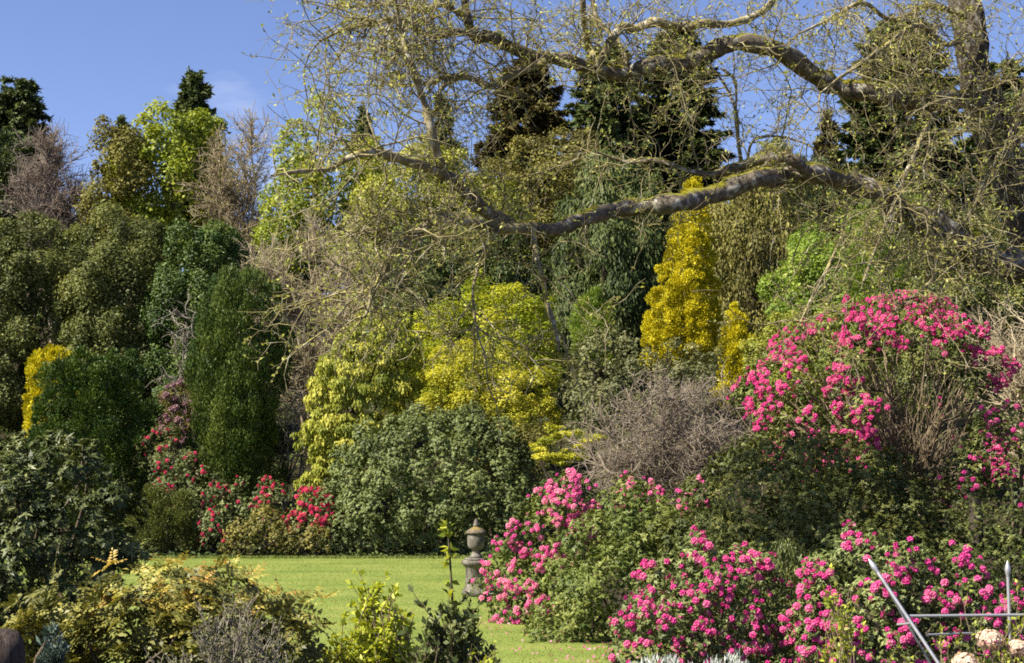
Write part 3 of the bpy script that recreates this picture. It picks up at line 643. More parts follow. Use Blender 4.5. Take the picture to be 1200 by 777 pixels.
plant('japanese_maple', 'bright yellow layered maple above the great green dome', 'tree', [(488, 500), (492, 440), (515, 412), (560, 405), (610, 415), (650, 440), (660, 480), (655, 520), (600, 530), (530, 520)], 54.5, M['maple_yellow'], 'layer', .18, .11, .66, 1.9, bark=M['bark_brown'], trunk_r=.12, crown='crown', leafkw=dict(flat=.7, tvar=(.3, .2)), n_limb=20, volkw=dict(rvar=.55))
plant('gold_cypress', 'tall golden yellow cypress tapering to a point under the mossy limb', 'conifer', [(748, 425), (753, 380), (762, 345), (773, 308), (786, 268), (798, 232), (812, 196), (824, 225), (833, 280), (840, 330), (844, 380), (842, 425), (800, 440)], 64, M['gold'], 'tuft', .18, .08, .42, 3.2, bark=B, trunk_r=.2, crown='crown', leafkw=dict(tvar=(.22, .22)), volkw=dict(rs=.62, rvar=.3), bx=802)
plant('gold_cypress', 'short golden cypress, the smaller of the pair', 'conifer', [(838, 480), (838, 420), (844, 388), (854, 364), (868, 366), (879, 400), (885, 440), (884, 480)], 60, M['gold'], 'tuft', .18, .08, .42, 3.0, bark=B, trunk_r=.1, crown='crown', volkw=dict(rs=.6))
plant('rhododendron', 'grey-green clumpy rhododendron without flowers below the gold cypress', 'shrub', [(665, 500), (664, 440), (680, 402), (710, 386), (745, 396), (785, 398), (820, 410), (842, 435), (845, 480), (830, 520), (700, 520)], 53, M['rhodo_grey'], 'rosette', .17, .07, .85, 2.2, bark=B, leafkw=dict(tvar=(.2, .2)))
bare('twiggy_shrub', 'reddish brown leafless twiggy shrub above the green rhododendron', 'shrub', [(676, 560), (682, 515), (708, 478), (752, 458), (800, 452), (850, 464), (884, 492), (890, 550), (840, 590), (720, 590)], 41, M['twig_red'], 782, 30, 520, 8000, (.05, .022, .009, .006), 1.3, .6, up=.05, wander=.28, bud=M['pale_bud'], nbud=2600, budL=.06)
plant('yellow_shrub', 'small bright yellow shrub peeping out beside the brown twiggy shrub', 'shrub', [(628, 550), (630, 520), (650, 505), (675, 500), (700, 500), (705, 520), (690, 548)], 46, M['maple_yellow'], 'layer', .16, .09, .4, 2.0, bark=B, leafkw=dict(flat=.35))
plant('olive_shrub', 'olive yellow shrub rising behind the top of the great green dome', 'shrub', [(540, 540), (545, 500), (575, 482), (615, 490), (638, 520), (635, 560), (580, 570)], 50.5, M['rhodo_gold'], 'rosette', .15, .06, .6, 2.0, bark=B)
plant('rhododendron', 'great flowerless green dome of rhododendron on the far edge of the lawn', 'shrub', [(378, 651), (372, 600), (385, 560), (412, 515), (452, 484), (500, 472), (548, 478), (592, 498), (622, 530), (636, 580), (640, 651)], 50.5, M['rhodo'], 'rosette', .18, .075, .6, 4.2, depth=.9, bark=B, n_limb=16, leafkw=dict(tvar=(.2, .2), lo=.35), volkw=dict(stray=.1, rs=.68))
# low growth over the slope
n = 120000
gx = rng.uniform(-34, 34, n); gy = 48.2 + 55 * rng.uniform(0, 1, n) ** 1.3
pat = np.sin(gx * .9 + np.sin(gy * .5)) * np.sin(gy * .8 + gx * .3)
hgt = .1 + .5 * np.clip(pat, 0, 1) * ss(48.5, 51, gy)
pos = np.column_stack([gx, gy, gz(gx, gy) + rng.uniform(0, 1, n) * hgt])
nr = unit(rng.normal(0, .5, (n, 3)) + [0, -.2, 1]); ax = unit(np.cross(nr, rng.normal(0, 1, (n, 3))))
V, Q = leaf_quads(pos, ax, nr, rng.uniform(.12, .28, n), .09)
tag(link_mesh('undergrowth', V, Q, M['mid_conifer'], None, np.repeat(np.clip(.5 + .3 * pat + rng.normal(0, .2, n), 0, 1), 4)), 'low green undergrowth covering the wooded slope', kind='stuff')

# ---- the low bed beyond the lawn, left of the dome
RH = 'flowering rhododendrons of the low bed'
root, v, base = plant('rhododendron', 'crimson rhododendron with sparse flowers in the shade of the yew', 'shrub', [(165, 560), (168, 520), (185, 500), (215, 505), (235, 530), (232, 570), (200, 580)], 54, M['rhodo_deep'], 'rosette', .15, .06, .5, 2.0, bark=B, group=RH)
flowers(root, v, base, [[(160, 495), (240, 495), (240, 585), (160, 585)]], 45, M['red_flower'], .058)
root, v, base = plant('rhododendron', 'green rhododendron with red flowers sprinkled over its top, below the yew column', 'shrub', [(186, 620), (186, 570), (200, 540), (230, 530), (262, 548), (275, 580), (268, 620), (230, 635)], 51.5, M['rhodo'], 'rosette', .15, .06, .5, 2.2, bark=B, group=RH)
flowers(root, v, base, [[(180, 525), (280, 525), (280, 600), (180, 600)]], 55, M['red_flower'], .058)
root, v, base = plant('rhododendron', 'wide rhododendron with red flowers along its top, between yew column and golden leaves', 'shrub', [(250, 625), (252, 585), (270, 565), (300, 558), (330, 570), (342, 595), (335, 625), (290, 635)], 51, M['rhodo'], 'rosette', .15, .06, .5, 2.2, bark=B, group=RH)
flowers(root, v, base, [[(245, 555), (345, 555), (345, 605), (245, 605)]], 65, M['red_flower'], .058)
root, v, base = plant('rhododendron', 'small rhododendron with red flowers low at the lawn edge beside the olive mound', 'shrub', [(226, 645), (226, 612), (240, 600), (262, 602), (275, 622), (275, 645)], 49.3, M['rhodo'], 'rosette', .14, .055, .4, 2.2, bark=B, group=RH)
flowers(root, v, base, [[(220, 598), (280, 598), (280, 640), (220, 640)]], 30, M['red_flower'], .058)
plant('olive_mound_shrub', 'rounded olive green shrub without flowers at the lawn edge', 'shrub', [(156, 645), (156, 605), (168, 582), (190, 573), (218, 580), (236, 603), (240, 645)], 49.5, M['olive_mass'], 'tuft', .15, .06, .45, 3.0, bark=B, leafkw=dict(tvar=(.15, .2)))
plant('golden_leaf_shrub', 'low shrub with golden green leaves at the lawn edge, under the rose red flowers', 'shrub', [(262, 651), (264, 625), (285, 603), (315, 596), (340, 603), (350, 630), (352, 651)], 49, M['rhodo_gold'], 'rosette', .14, .055, .42, 2.2, bark=B)
plant('golden_leaf_shrub', 'rounder golden green shrub touching the great green dome', 'shrub', [(330, 651), (332, 628), (350, 612), (375, 614), (392, 632), (395, 652)], 48.8, M['rhodo_gold'], 'rosette', .14, .055, .4, 2.2, bark=B)
root, v, base = plant('rhododendron', 'rhododendron thick with rose red flowers next to the great green dome', 'shrub', [(326, 640), (328, 600), (342, 580), (365, 574), (390, 585), (402, 610), (400, 645)], 50.0, M['rhodo'], 'rosette', .15, .06, .45, 2.0, bark=B, group=RH)
flowers(root, v, base, [[(320, 570), (405, 570), (405, 625), (320, 625)]], 170, M['red_flower'], .068)

# ---- the stone urn
def lathe(prof, S=28, cx=0, cy=0):
    a = np.arange(S) / S * 2 * np.pi; pr = np.asarray(prof, float); K = len(pr)
    V = np.stack([cx + pr[:, 0:1] * np.cos(a), cy + pr[:, 0:1] * np.sin(a), np.repeat(pr[:, 1:2], S, 1)], -1).reshape(-1, 3)
    i = np.arange(K - 1)[:, None] * S; j = np.arange(S)[None]
    Q = np.stack(np.broadcast_arrays(i + j, i + (j + 1) % S, i + S + (j + 1) % S, i + S + j), -1).reshape(-1, 4)
    return V, Q
def square_stack(prof, rot=0.0):
    """square mouldings: list of (half width, z)"""
    Vs = []
    for h, z in prof:
        for sx, sy in ((-1, -1), (1, -1), (1, 1), (-1, 1)):
            x, y = sx * h, sy * h
            Vs.append((x * math.cos(rot) - y * math.sin(rot), x * math.sin(rot) + y * math.cos(rot), z))
    Q = []
    for k in range(len(prof) - 1):
        for j in range(4): Q.append((k * 4 + j, k * 4 + (j + 1) % 4, k * 4 + 4 + (j + 1) % 4, k * 4 + 4 + j))
    e = (len(prof) - 1) * 4; Q.append((e, e + 1, e + 2, e + 3)); Q.append((3, 2, 1, 0))
    return np.array(Vs), np.array(Q)
m_stone, nt, p = principled('weathered_stone', .9, .15)
tc = nt.nodes.new('ShaderNodeTexCoord'); n1 = nt.nodes.new('ShaderNodeTexNoise'); n1.inputs['Scale'].default_value = 5; n1.inputs['Detail'].default_value = 9; n1.inputs['Roughness'].default_value = .75
nt.links.new(tc.outputs['Object'], n1.inputs['Vector'])
r = ramp(nt, [(.05, .043, .034), (.125, .11, .088), (.235, .215, .18)]); r.color_ramp.elements[0].position = .35; r.color_ramp.elements[2].position = .65
nt.links.new(n1.outputs['Fac'], r.inputs['Fac']); nt.links.new(r.outputs['Color'], p.inputs['Base Color'])
b = nt.nodes.new('ShaderNodeBump'); b.inputs['Strength'].default_value = .6; b.inputs['Distance'].default_value = .03
nt.links.new(n1.outputs['Fac'], b.inputs['Height']); nt.links.new(b.outputs['Normal'], p.inputs['Normal'])
m_stone2 = bark_mat('lichened_stone', [(.05, .042, .03), (.13, .105, .075), (.22, .185, .14)], 6, (.20, .15, .05), .05)
UY = 33.5; ux = float(at(558, 600, UY)[0]); ub = np.array([ux, UY, 0.0])
urn = empty('stone_urn', ub, 'weathered grey stone urn with a lid on a square pedestal on the lawn', 'urn')
V, Q = square_stack([(.27, 0), (.27, .12), (.25, .14), (.225, .19), (.205, .22), (.205, .64), (.215, .66), (.235, .69), (.285, .73), (.285, .80), (.26, .82)], .5)
link_mesh('pedestal', V, Q, m_stone, urn)
V, Q = square_stack([(.225, .822), (.225, .86), (.20, .875)], .5); link_mesh('plinth', V, Q, m_stone, urn)
V, Q = lathe([(.001, .876), (.17, .876), (.175, .90), (.15, .93), (.115, .97), (.10, 1.01), (.105, 1.05), (.13, 1.07), (.17, 1.085), (.205, 1.12), (.225, 1.19), (.232, 1.28), (.228, 1.36), (.222, 1.40), (.24, 1.42), (.001, 1.425)])
link_mesh('urn_body', V, Q, m_stone, urn, smooth=True)
V, Q = lathe([(.001, 1.427), (.262, 1.427), (.272, 1.45), (.262, 1.475), (.215, 1.515), (.15, 1.55), (.09, 1.575), (.07, 1.59), (.001, 1.592)])
link_mesh('lid', V, Q, m_stone2, urn, smooth=True)
V, Q = lathe([(.001, 1.593), (.065, 1.593), (.08, 1.615), (.075, 1.64), (.055, 1.66), (.06, 1.69), (.04, 1.73), (.015, 1.765), (.001, 1.775)], 16)
link_mesh('finial', V, Q, m_stone, urn, smooth=True)
urn.scale = (.9, .9, 1.02)

# ---- the big rhododendrons on the right
RP = 'pink rhododendrons beside the lawn'
root, v, base = plant('rhododendron', 'tall rose pink rhododendron crowded with flowers beside the stone urn', 'shrub', [(570, 740), (568, 690), (578, 640), (594, 605), (615, 575), (645, 552), (672, 545), (698, 565), (700, 620), (680, 670), (665, 745)], 28.5, M['rhodo_fresh'], 'rosette', .12, .045, .42, 2.3, bark=B, group=RP)
flowers(root, v, base, [[(555, 700), (560, 680), (600, 580), (640, 545), (700, 550), (700, 620), (660, 680), (640, 740), (570, 740)]], 520, M['rose_flower'], .050)
root, v, base = plant('rhododendron', 'rhododendron with a few pale pink flowers behind the flowerless green one', 'shrub', [(680, 640), (684, 590), (700, 566), (735, 558), (775, 566), (812, 563), (835, 580), (830, 640)], 30, M['rhodo_fresh'], 'rosette', .12, .045, .42, 2.2, bark=B, group=RP)
flowers(root, v, base, [[(690, 550), (840, 550), (840, 600), (690, 600)]], 120, M['rose_flower'], .050)
plant('rhododendron', 'tall green rhododendron without flowers in front of the rose pink one', 'shrub', [(615, 752), (628, 700), (645, 655), (665, 615), (695, 588), (735, 575), (775, 585), (800, 610), (805, 680), (790, 755), (700, 762)], 25.6, M['rhodo_fresh'], 'rosette', .125, .045, .40, 3.4, bark=B)
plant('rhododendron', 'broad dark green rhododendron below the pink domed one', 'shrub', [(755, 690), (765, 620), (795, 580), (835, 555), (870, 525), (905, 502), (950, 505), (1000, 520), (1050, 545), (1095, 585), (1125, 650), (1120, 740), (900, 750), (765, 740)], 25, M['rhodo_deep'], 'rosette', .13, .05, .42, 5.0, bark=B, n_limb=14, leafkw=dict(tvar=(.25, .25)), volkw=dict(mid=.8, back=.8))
# the domed one, bare stems showing in the gap of its leaves
dome = [(875, 520), (876, 460), (890, 425), (920, 400), (960, 375), (1010, 366), (1060, 357), (1095, 365), (1125, 388), (1160, 410), (1166, 435), (1150, 480), (1160, 540), (1140, 590), (1040, 620), (930, 570)]
hole = [(985, 455), (1008, 432), (1045, 420), (1095, 424), (1126, 450), (1138, 500), (1130, 560), (1100, 630), (1010, 630), (1018, 580), (1012, 520), (990, 490)]
root, v, base = plant('rhododendron', 'great domed rhododendron in pink flower with tan bare stems showing in its middle', 'shrub', dome, 29.5, M['rhodo_fresh'], 'rosette', .125, .048, .45, 1.7, bark=M['bark_brown'], holes=[hole], n_limb=0, group=RP, bx=1060, leafkw=dict(tvar=(.25, .2)), volkw=dict(back=.6, mid=.2, stray=.25, inset=.3))
ids = np.nonzero(v.c[:, 2] > 2.2)[0]; ids = rng.choice(ids, min(90, len(ids)), replace=False)
fork = at(1064, 590, 28.7)
def fan(tg, r0, r1, K=12):
    n = len(tg); f = fork + rng.normal(0, .16, (n, 3)); t = np.linspace(0, 1, K)[None, :, None]
    mid = f * .5 + tg * .5 + rng.normal(0, .12, (n, 3)) + np.array([0, 0, .12])
    P = (1 - t) ** 2 * f[:, None] + 2 * t * (1 - t) * mid[:, None] + t ** 2 * tg[:, None]
    w_ = rng.normal(0, .03, P.shape); P = P + (w_ + np.roll(w_, 1, 1)) * t
    low = base + (f - base) * .0 + rng.normal(0, .2, (n, 3)) * [1, 1, 0]; low[:, 2] = gz(low[:, 0], low[:, 1]) - .05
    P = np.concatenate([low[:, None], low[:, None] * .45 + f[:, None] * .55, P], 1)
    return tubes(P, np.linspace(r0, r1, K + 2)[None].repeat(n, 0) * rng.uniform(.7, 1.2, (n, 1)), 5), P
(V, Q), P1 = fan(v.c[ids], .026, .009)
s_, d_, _ = sprout(P1[:, 5:], 420, .2, .95, .6, .2); P2 = grow(s_, d_, rng.uniform(.3, .9, 420), 6, .2, .05)
hx, hy = scatter(hole, 170); tg = at(hx, hy, 28.2 + rng.uniform(-.7, .5, 170))
(V3, Q3), P3 = fan(tg, .017, .007)
s_, d_, _ = sprout(P3[:, 4:], 700, .2, 1, .6, .15); P4 = grow(s_, d_, rng.uniform(.25, .7, 700), 6, .22, .06)
V, Q = merge([(V, Q), tubes(P2, np.linspace(.011, .006, 6)[None].repeat(420, 0), 4), (V3, Q3), tubes(P4, np.linspace(.009, .005, 6)[None].repeat(700, 0), 4)])
V[:, 2] = np.maximum(V[:, 2], gz(V[:, 0], V[:, 1]))
link_mesh('bare_stem', V - base, Q, M['stem_tan'], root, smooth=True)
flowers(root, v, base, [[(870, 500), (875, 440), (920, 390), (1000, 355), (1100, 350), (1175, 420), (1150, 520), (1110, 500), (1100, 430), (1060, 415), (1000, 430), (960, 405), (925, 440), (900, 500)], [(905, 545), (915, 470), (975, 445), (1022, 460), (1026, 540), (960, 550)], [(1100, 600), (1110, 500), (1160, 500), (1150, 600)]], 1450, M['pink_flower'], .052)
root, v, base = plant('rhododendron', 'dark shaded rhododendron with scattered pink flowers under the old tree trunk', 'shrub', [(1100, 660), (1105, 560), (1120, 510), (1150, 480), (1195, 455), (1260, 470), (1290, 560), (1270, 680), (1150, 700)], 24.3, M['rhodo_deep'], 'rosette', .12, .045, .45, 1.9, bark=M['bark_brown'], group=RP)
flowers(root, v, base, [[(1095, 500), (1190, 450), (1300, 450), (1300, 600), (1100, 600)]], 150, M['pink_flower'], .041)
bare('dry_bush', 'beige leafless bush of fine twigs at the frame edge behind the dark pink rhododendron', 'shrub', [(1140, 470), (1150, 400), (1175, 365), (1215, 350), (1270, 370), (1290, 470), (1220, 500)], 33, M['twig_tan'], 1215, 22, 380, 3600, (.04, .02, .011, .007), 1.1, .5, up=.4)
root, v, base = plant('rhododendron', 'low rhododendron covered in magenta flowers at the corner of the lawn', 'shrub', [(706, 800), (712, 740), (730, 688), (762, 648), (805, 628), (850, 632), (888, 650), (905, 715), (895, 800)], 19.8, M['rhodo'], 'rosette', .11, .04, .36, 2.4, bark=M['bark_brown'], group=RP)
flowers(root, v, base, [[(700, 800), (720, 690), (790, 625), (880, 640), (895, 790)]], 380, M['pink_flower'], .041)
plant('leggy_rhododendron', 'brownish half bare bush between the two low magenta rhododendrons', 'shrub', [(866, 780), (870, 700), (884, 655), (915, 640), (945, 648), (955, 700), (950, 780)], 20.9, M['rhodo_deep'], 'weep', .1, .03, .3, 1.2, bark=M['bark_brown'], n_limb=34)
root, v, base = plant('rhododendron', 'wide low rhododendron in magenta flower behind the metal plant frame', 'shrub', [(905, 800), (908, 720), (925, 660), (975, 632), (1040, 624), (1105, 632), (1155, 655), (1190, 690), (1200, 800)], 19.2, M['rhodo'], 'rosette', .11, .04, .38, 2.4, bark=M['bark_brown'], group=RP)
flowers(root, v, base, [[(900, 800), (905, 690), (940, 630), (1000, 618), (1110, 618), (1200, 680), (1200, 790)]], 560, M['pink_flower'], .041)

# fallen petals on the grass below the pink shrubs
n = 900
px = np.concatenate([rng.normal(1.0, .9, n // 2), rng.normal(2.3, .8, n // 2)]); py = np.concatenate([rng.normal(28, 1.5, n // 2), rng.normal(22.6, 1.2, n // 2)])
k = lawn_in(px, py); px, py = px[k], py[k]; n = len(px)
nr = unit(rng.normal(0, .3, (n, 3)) + [0, 0, 1]); ax = unit(np.cross(nr, rng.normal(0, 1, (n, 3))))
V, Q = leaf_quads(np.column_stack([px, py, gz(px, py) + .05]), ax, nr, .05, .035)
tag(link_mesh('fallen_petals', V, Q, M['rose_flower'], None, np.repeat(rng.uniform(0, 1, n), 4)), 'pink petals fallen on the lawn under the rhododendrons', kind='stuff')

# last year's leaves blown over the lawn
n = 420
px = rng.uniform(-13, 3, n); py = rng.uniform(18, 47, n); k = lawn_in(px, py); px, py = px[k], py[k]; n = len(px)
nr = unit(rng.normal(0, .35, (n, 3)) + [0, 0, 1]); ax = unit(np.cross(nr, rng.normal(0, 1, (n, 3))))
V, Q = leaf_quads(np.column_stack([px, py, gz(px, py) + .035]), ax, nr, rng.uniform(.04, .08, n), .035)
tag(link_mesh('fallen_leaves', V, Q, M['dry_leaf'], None, np.repeat(rng.uniform(0, 1, n), 4)), 'dry brown leaves scattered thinly over the lawn', kind='stuff')

# ================================================================== THE OLD TREE OVERHEAD
TY = 25.5
def trace(pts, y0, y1):
    p = np.array(pts, float); s = np.concatenate([[0], np.cumsum(np.hypot(*np.diff(p, axis=0).T))]); s /= s[-1]
    return at(p[:, 0], p[:, 1], y0 + (y1 - y0) * s)
tb = at(1275, 500, TY); tbase = np.array([tb[0], TY, gz1(tb[0], TY)])
oak = empty('old_spreading_tree', tbase, 'old spreading tree with mossy limbs and budding twigs hanging over the garden', 'tree')
trunk_pts = np.vstack([tbase - [0, 0, .3], tbase + [0, 0, .6], trace([(1272, 560), (1262, 450), (1240, 360), (1215, 280), (1185, 200), (1160, 140), (1142, 80), (1132, 20), (1128, -60), (1135, -160)], TY, TY + .5)])
P, r_ = limb_tube(trunk_pts, [.75, .58, .52, .48, .45, .44, .42, .40, .36, .33, .31, .29, .25, .2], 40, 14, .03)
V, Q = tubes(P[None], r_[None], 14); link_mesh('trunk', V - tbase, Q, M['bark_trunk'], oak, smooth=True)
SC = .0122   # metres per photograph pixel of radius near the tree
limbs = [  # outline points, depth at start, depth at end, radii in pixels
 ([(1165, 150), (1150, 122), (1115, 117), (1075, 116), (1040, 116), (1005, 108), (985, 98), (960, 88), (925, 72), (895, 60), (860, 54), (830, 61), (800, 70), (770, 80), (735, 84), (700, 78), (665, 70), (630, 66), (600, 55), (575, 49), (558, 42), (549, 28), (545, 5), (541, -40)], TY, 20.5, [16, 14, 15, 14, 13, 12, 11, 10, 8, 8, 6, 4]),
 ([(1240, 350), (1205, 312), (1165, 303), (1125, 288), (1090, 264), (1058, 245), (1030, 228), (1000, 212), (955, 205), (920, 204), (885, 211), (850, 221), (820, 231), (795, 240), (765, 240), (735, 237), (705, 246), (680, 258), (650, 268), (620, 268), (592, 259), (570, 246), (550, 231), (533, 215), (518, 203)], TY, 19.6, [26, 24, 23, 17, 14, 13, 13, 13, 12, 11, 10, 10, 9, 8, 7]),
 ([(700, 78), (712, 58), (728, 38), (745, 27), (768, 25), (800, 31), (822, 34), (850, 26), (880, 19), (905, 2), (920, -30)], 22.1, 23.8, [5, 6, 6, 6, 5, 5]),
 ([(700, 66), (692, 45), (684, 20), (680, -30)], 22.1, 21.5, [5, 4, 4]),
 ([(733, 82), (732, 62), (722, 40), (700, 15), (694, -20)], 22.3, 22.8, [4, 3.5, 3]),
 ([(640, 72), (610, 80), (588, 92), (573, 102), (561, 92), (545, 89), (530, 93), (517, 108), (510, 135)], 21.6, 20.8, [5, 5, 4.5, 4, 3]),
 ([(545, 89), (520, 88), (495, 92), (478, 74), (470, 55)], 21.0, 20.3, [4, 3, 2.5]),
 ([(518, 203), (488, 194), (460, 187), (440, 183), (412, 188), (380, 195), (348, 200), (318, 206)], 19.6, 17.8, [7, 6, 5, 4, 3, 1.5]),
 ([(620, 268), (582, 268), (546, 262), (520, 258), (502, 261), (482, 276), (465, 292), (450, 312), (440, 338), (428, 372)], 20.3, 18.3, [7, 6, 6, 5, 5, 4, 3, 1.5]),
 ([(500, 261), (478, 283), (455, 300), (436, 325), (425, 345)], 19.3, 18.4, [3.5, 3, 2]),
 ([(950, 205), (925, 192), (900, 187), (870, 194), (838, 203), (810, 206), (770, 190), (735, 186), (700, 178)], 22.8, 23.8, [8, 8, 7, 4, 3, 2]),
 ([(560, 40), (535, 40), (505, 42), (470, 32), (440, 24), (405, 30), (375, 48)], 20.8, 19.4, [5, 4, 3, 1.5]),
 ([(546, 20), (520, 14), (490, 20), (455, 8), (420, 12), (385, 5)], 20.7, 21.6, [4, 3, 1.5]),
 ([(625, 268), (628, 300), (634, 325), (642, 352), (651, 385), (655, 412)], 20.4, 20.1, [4, 3.5, 3, 1.5]),
 ([(590, 262), (575, 285), (560, 310), (554, 340), (556, 370), (560, 395)], 20.1, 19.6, [2.5, 2, 1.2]),
 ([(1000, 215), (996, 250), (985, 280), (965, 325), (948, 358), (938, 378)], 23.6, 21.5, [2.4, 1.9, 1.0]),
 ([(1125, 285), (1110, 312), (1075, 345), (1050, 362)], 24.6, 22.6, [3, 2.5, 1.5]),
 ([(1140, 110), (1105, 125), (1080, 160), (1060, 200), (1050, 240), (1030, 280), (1012, 330)], 25.0, 22, [4, 3.5, 3, 1.5]),
 ([(1135, 40), (1105, 55), (1070, 35), (1035, 55), (1000, 80), (960, 110)], 25.3, 22.5, [5, 4, 3, 1.5]),
 ([(1132, 20), (1090, 5), (1050, 18), (1010, 5), (975, 20), (935, 40)], 25.3, 23.5, [5, 4, 3, 1.5]),
 ([(1178, 190), (1190, 150), (1205, 100), (1215, 40), (1230, -40)], 25.4, 24.4, [9, 7, 6]),
 ([(1180, 170), (1160, 205), (1140, 245), (1120, 270), (1090, 300)], 25.3, 23.2, [4, 3, 1.5]),
 ([(862, 150), (861, 110), (858, 95), (845, 80)], 23.6, 23.4, [1.5, 2, 2]),
 ([(870, 200), (864, 165), (861, 130), (850, 92), (830, 75)], 23.8, 23.4, [3, 2.5, 1.2]),
 ([(520, 204), (508, 165), (497, 122), (480, 72), (470, 38), (462, -10)], 19.6, 18.6, [6.5, 5.5, 4, 2.5, 1.5]),
 ([(875, 195), (880, 168), (905, 156), (930, 158), (952, 172), (965, 195)], 23.6, 23.0, [2, 1.8, 1.2]),
]
allP = []
for k, (pts, y0, y1, rp) in enumerate(limbs):
    q = trace(pts, y0, y1)
    q[1:-1, 1] += rng.normal(0, .18, len(q) - 2)
    n = max(16, len(pts) * 5)
    P, r_ = limb_tube(q, np.array(rp) * SC, n, 10, .03 if k > 1 else .02)
    S_ = 12 if k < 2 else 7
    V, Q = tubes(P[None], r_[None], S_)
    link_mesh('limb' if rp[0] >= 5 else 'branch', V - tbase, Q, M['bark_limb'] if rp[0] >= 8 else M['twig_lichen'], oak, smooth=True)
    allP.append((P, r_))
# twigs: weights by limb length, fewer on the thick stretches near the trunk
def resample(P, K=24):
    i = np.linspace(0, len(P) - 1, K); return np.stack([np.interp(i, np.arange(len(P)), P[:, j]) for j in range(3)], 1)
PL = np.stack([resample(P) for P, _ in allP])
ln = np.linalg.norm(np.diff(PL, axis=1), axis=2).sum(1)
wt = ln / ln.sum(); wt[1] *= .65; wt[0] *= 1.0
for k in (7, 8, 9, 11, 12, 5, 6): wt[k] *= 1.7
for k in (11, 12, len(limbs) - 2): wt[k] *= 1.6
for k in (17, 18, 19, 20, 21): wt[k] *= .85
wt /= wt.sum()
n1 = 580
s_, d_, t_ = sprout(PL, n1, .06, 1, .95, .15, wt)
l_ = rng.uniform(.7, 2.2, n1) * np.where(s_[:, 0] < -.6, 1.1, 1)
T1 = grow(s_, d_, l_, 9, .30, -.01)
n2 = 3200
s_, d_, t_ = sprout(T1, n2, .1, 1, .9, .0); T2 = grow(s_, d_, rng.uniform(.3, 1.0, n2), 7, .3, -.05)
# long hanging shoots on the trunk side
nh = 190
cand = PL.reshape(-1, 3); cand = cand[(cand[:, 0] > 5.6) & (cand[:, 2] > 6.2)]
s_ = cand[rng.integers(0, len(cand), nh)]; d_ = rng.normal(0, .7, (nh, 3)) + [-.4, -.5, -.2]
T3 = grow(s_, d_, rng.uniform(.8, 2.0, nh), 11, .22, -.09)
n4 = 800
s_, d_, t_ = sprout(T3, n4, .1, 1, .9, -.05); T4 = grow(s_, d_, rng.uniform(.25, .8, n4), 6, .3, -.05)
n5 = 15000
Tm = np.concatenate([T2[:, :6], T4]); s_, d_, t_ = sprout(Tm, n5, .15, 1, .95, .05); T5 = grow(s_, d_, rng.uniform(.08, .3, n5), 4, .3, 0)
def tw(T, a, b, S=4): return tubes(T, np.linspace(a, b, T.shape[1])[None].repeat(len(T), 0) * rng.uniform(.7, 1.25, (len(T), 1)), S)
V, Q = merge([tw(T1, .013, .005), tw(T2, .006, .0032), tw(T3, .010, .004), tw(T4, .006, .0032), tw(T5, .0038, .0025, 3)])
link_mesh('twig', V - tbase, Q, M['twig_lichen'], oak, smooth=True)
nb = 25000
s_, d_, t_ = sprout(np.concatenate([T5, T2[:, 3:7], T4[:, 2:6]]), nb, .45, 1, 1.1, .35)
nr = unit(rng.normal(0, 1, (nb, 3)) + [0, 0, .5])
V, Q = leaf_quads(s_, d_, nr, rng.uniform(.03, .085, nb), rng.uniform(.018, .045, nb))
link_mesh('young_leaf', V - tbase, Q, M['tree_bud'], oak, np.repeat(rng.uniform(0, 1, nb), 4))

# ================================================================== FOREGROUND
def pinnate(shoots, axis, mat, n_leaf=6, pairs=6, Lr=.26, lw=.05, name='foliage', parent=None, base=None, droop=.3, cl=0.0):
    m = len(shoots); z = np.array([0, 0, 1.])
    ref = unit(rng.normal(0, 1, (m, 3))); u = unit(np.cross(axis, ref)); q = np.cross(axis, u)
    th = np.arange(n_leaf)[None] * 2.4 + rng.uniform(0, 6.3, (m, 1)) + rng.normal(0, .2, (m, n_leaf))
    rad = np.cos(th)[..., None] * u[:, None] + np.sin(th)[..., None] * q[:, None]
    el = rng.uniform(-.05, .9, (m, n_leaf))[..., None]
    ax = (rad * np.cos(el) + axis[:, None] * np.sin(el)).reshape(-1, 3)
    nr = unit((axis[:, None] * np.cos(el) - rad * np.sin(el)).reshape(-1, 3)); st = np.repeat(shoots, n_leaf, 0)
    LL = Lr * rng.uniform(.6, 1.15, len(st)); side = unit(np.cross(ax, nr)); Vs, ts = [], []
    ct = np.repeat(np.repeat(rng.normal(.5, .22, m), n_leaf), 1)
    N = pairs * 2 + 1
    pos, la, ln_, nn, tt = [], [], [], [], []
    for k in range(N):
        f = min(1, .22 + .78 * (k // 2) / pairs) if k < N - 1 else 1.0
        p_ = st + ax * (LL * f)[:, None] - z * (droop * LL * f ** 2)[:, None]
        s_ = (1 if k % 2 else -1) if k < N - 1 else 0
        a_ = unit(side * s_ * .9 + ax * (.55 if s_ else 1) - z * .15 + rng.normal(0, .1, (len(st), 3)))
        pos.append(p_); la.append(a_); ln_.append(LL * lw / .26 * 1.0 * rng.uniform(.8, 1.2, len(st)) * (1.15 - .3 * f) * 1.6); nn.append(unit(nr + rng.normal(0, .2, nr.shape))); tt.append(np.clip(ct + rng.normal(0, .1, len(st)) + cl, 0, 1))
    Ln = np.concatenate(ln_)
    V, Q = leaf_quads(np.concatenate(pos), np.concatenate(la), np.concatenate(nn), Ln, Ln * .5, fold=.2)
    return link_mesh(name, V - base, Q, mat, parent, np.repeat(np.concatenate(tt), 4))
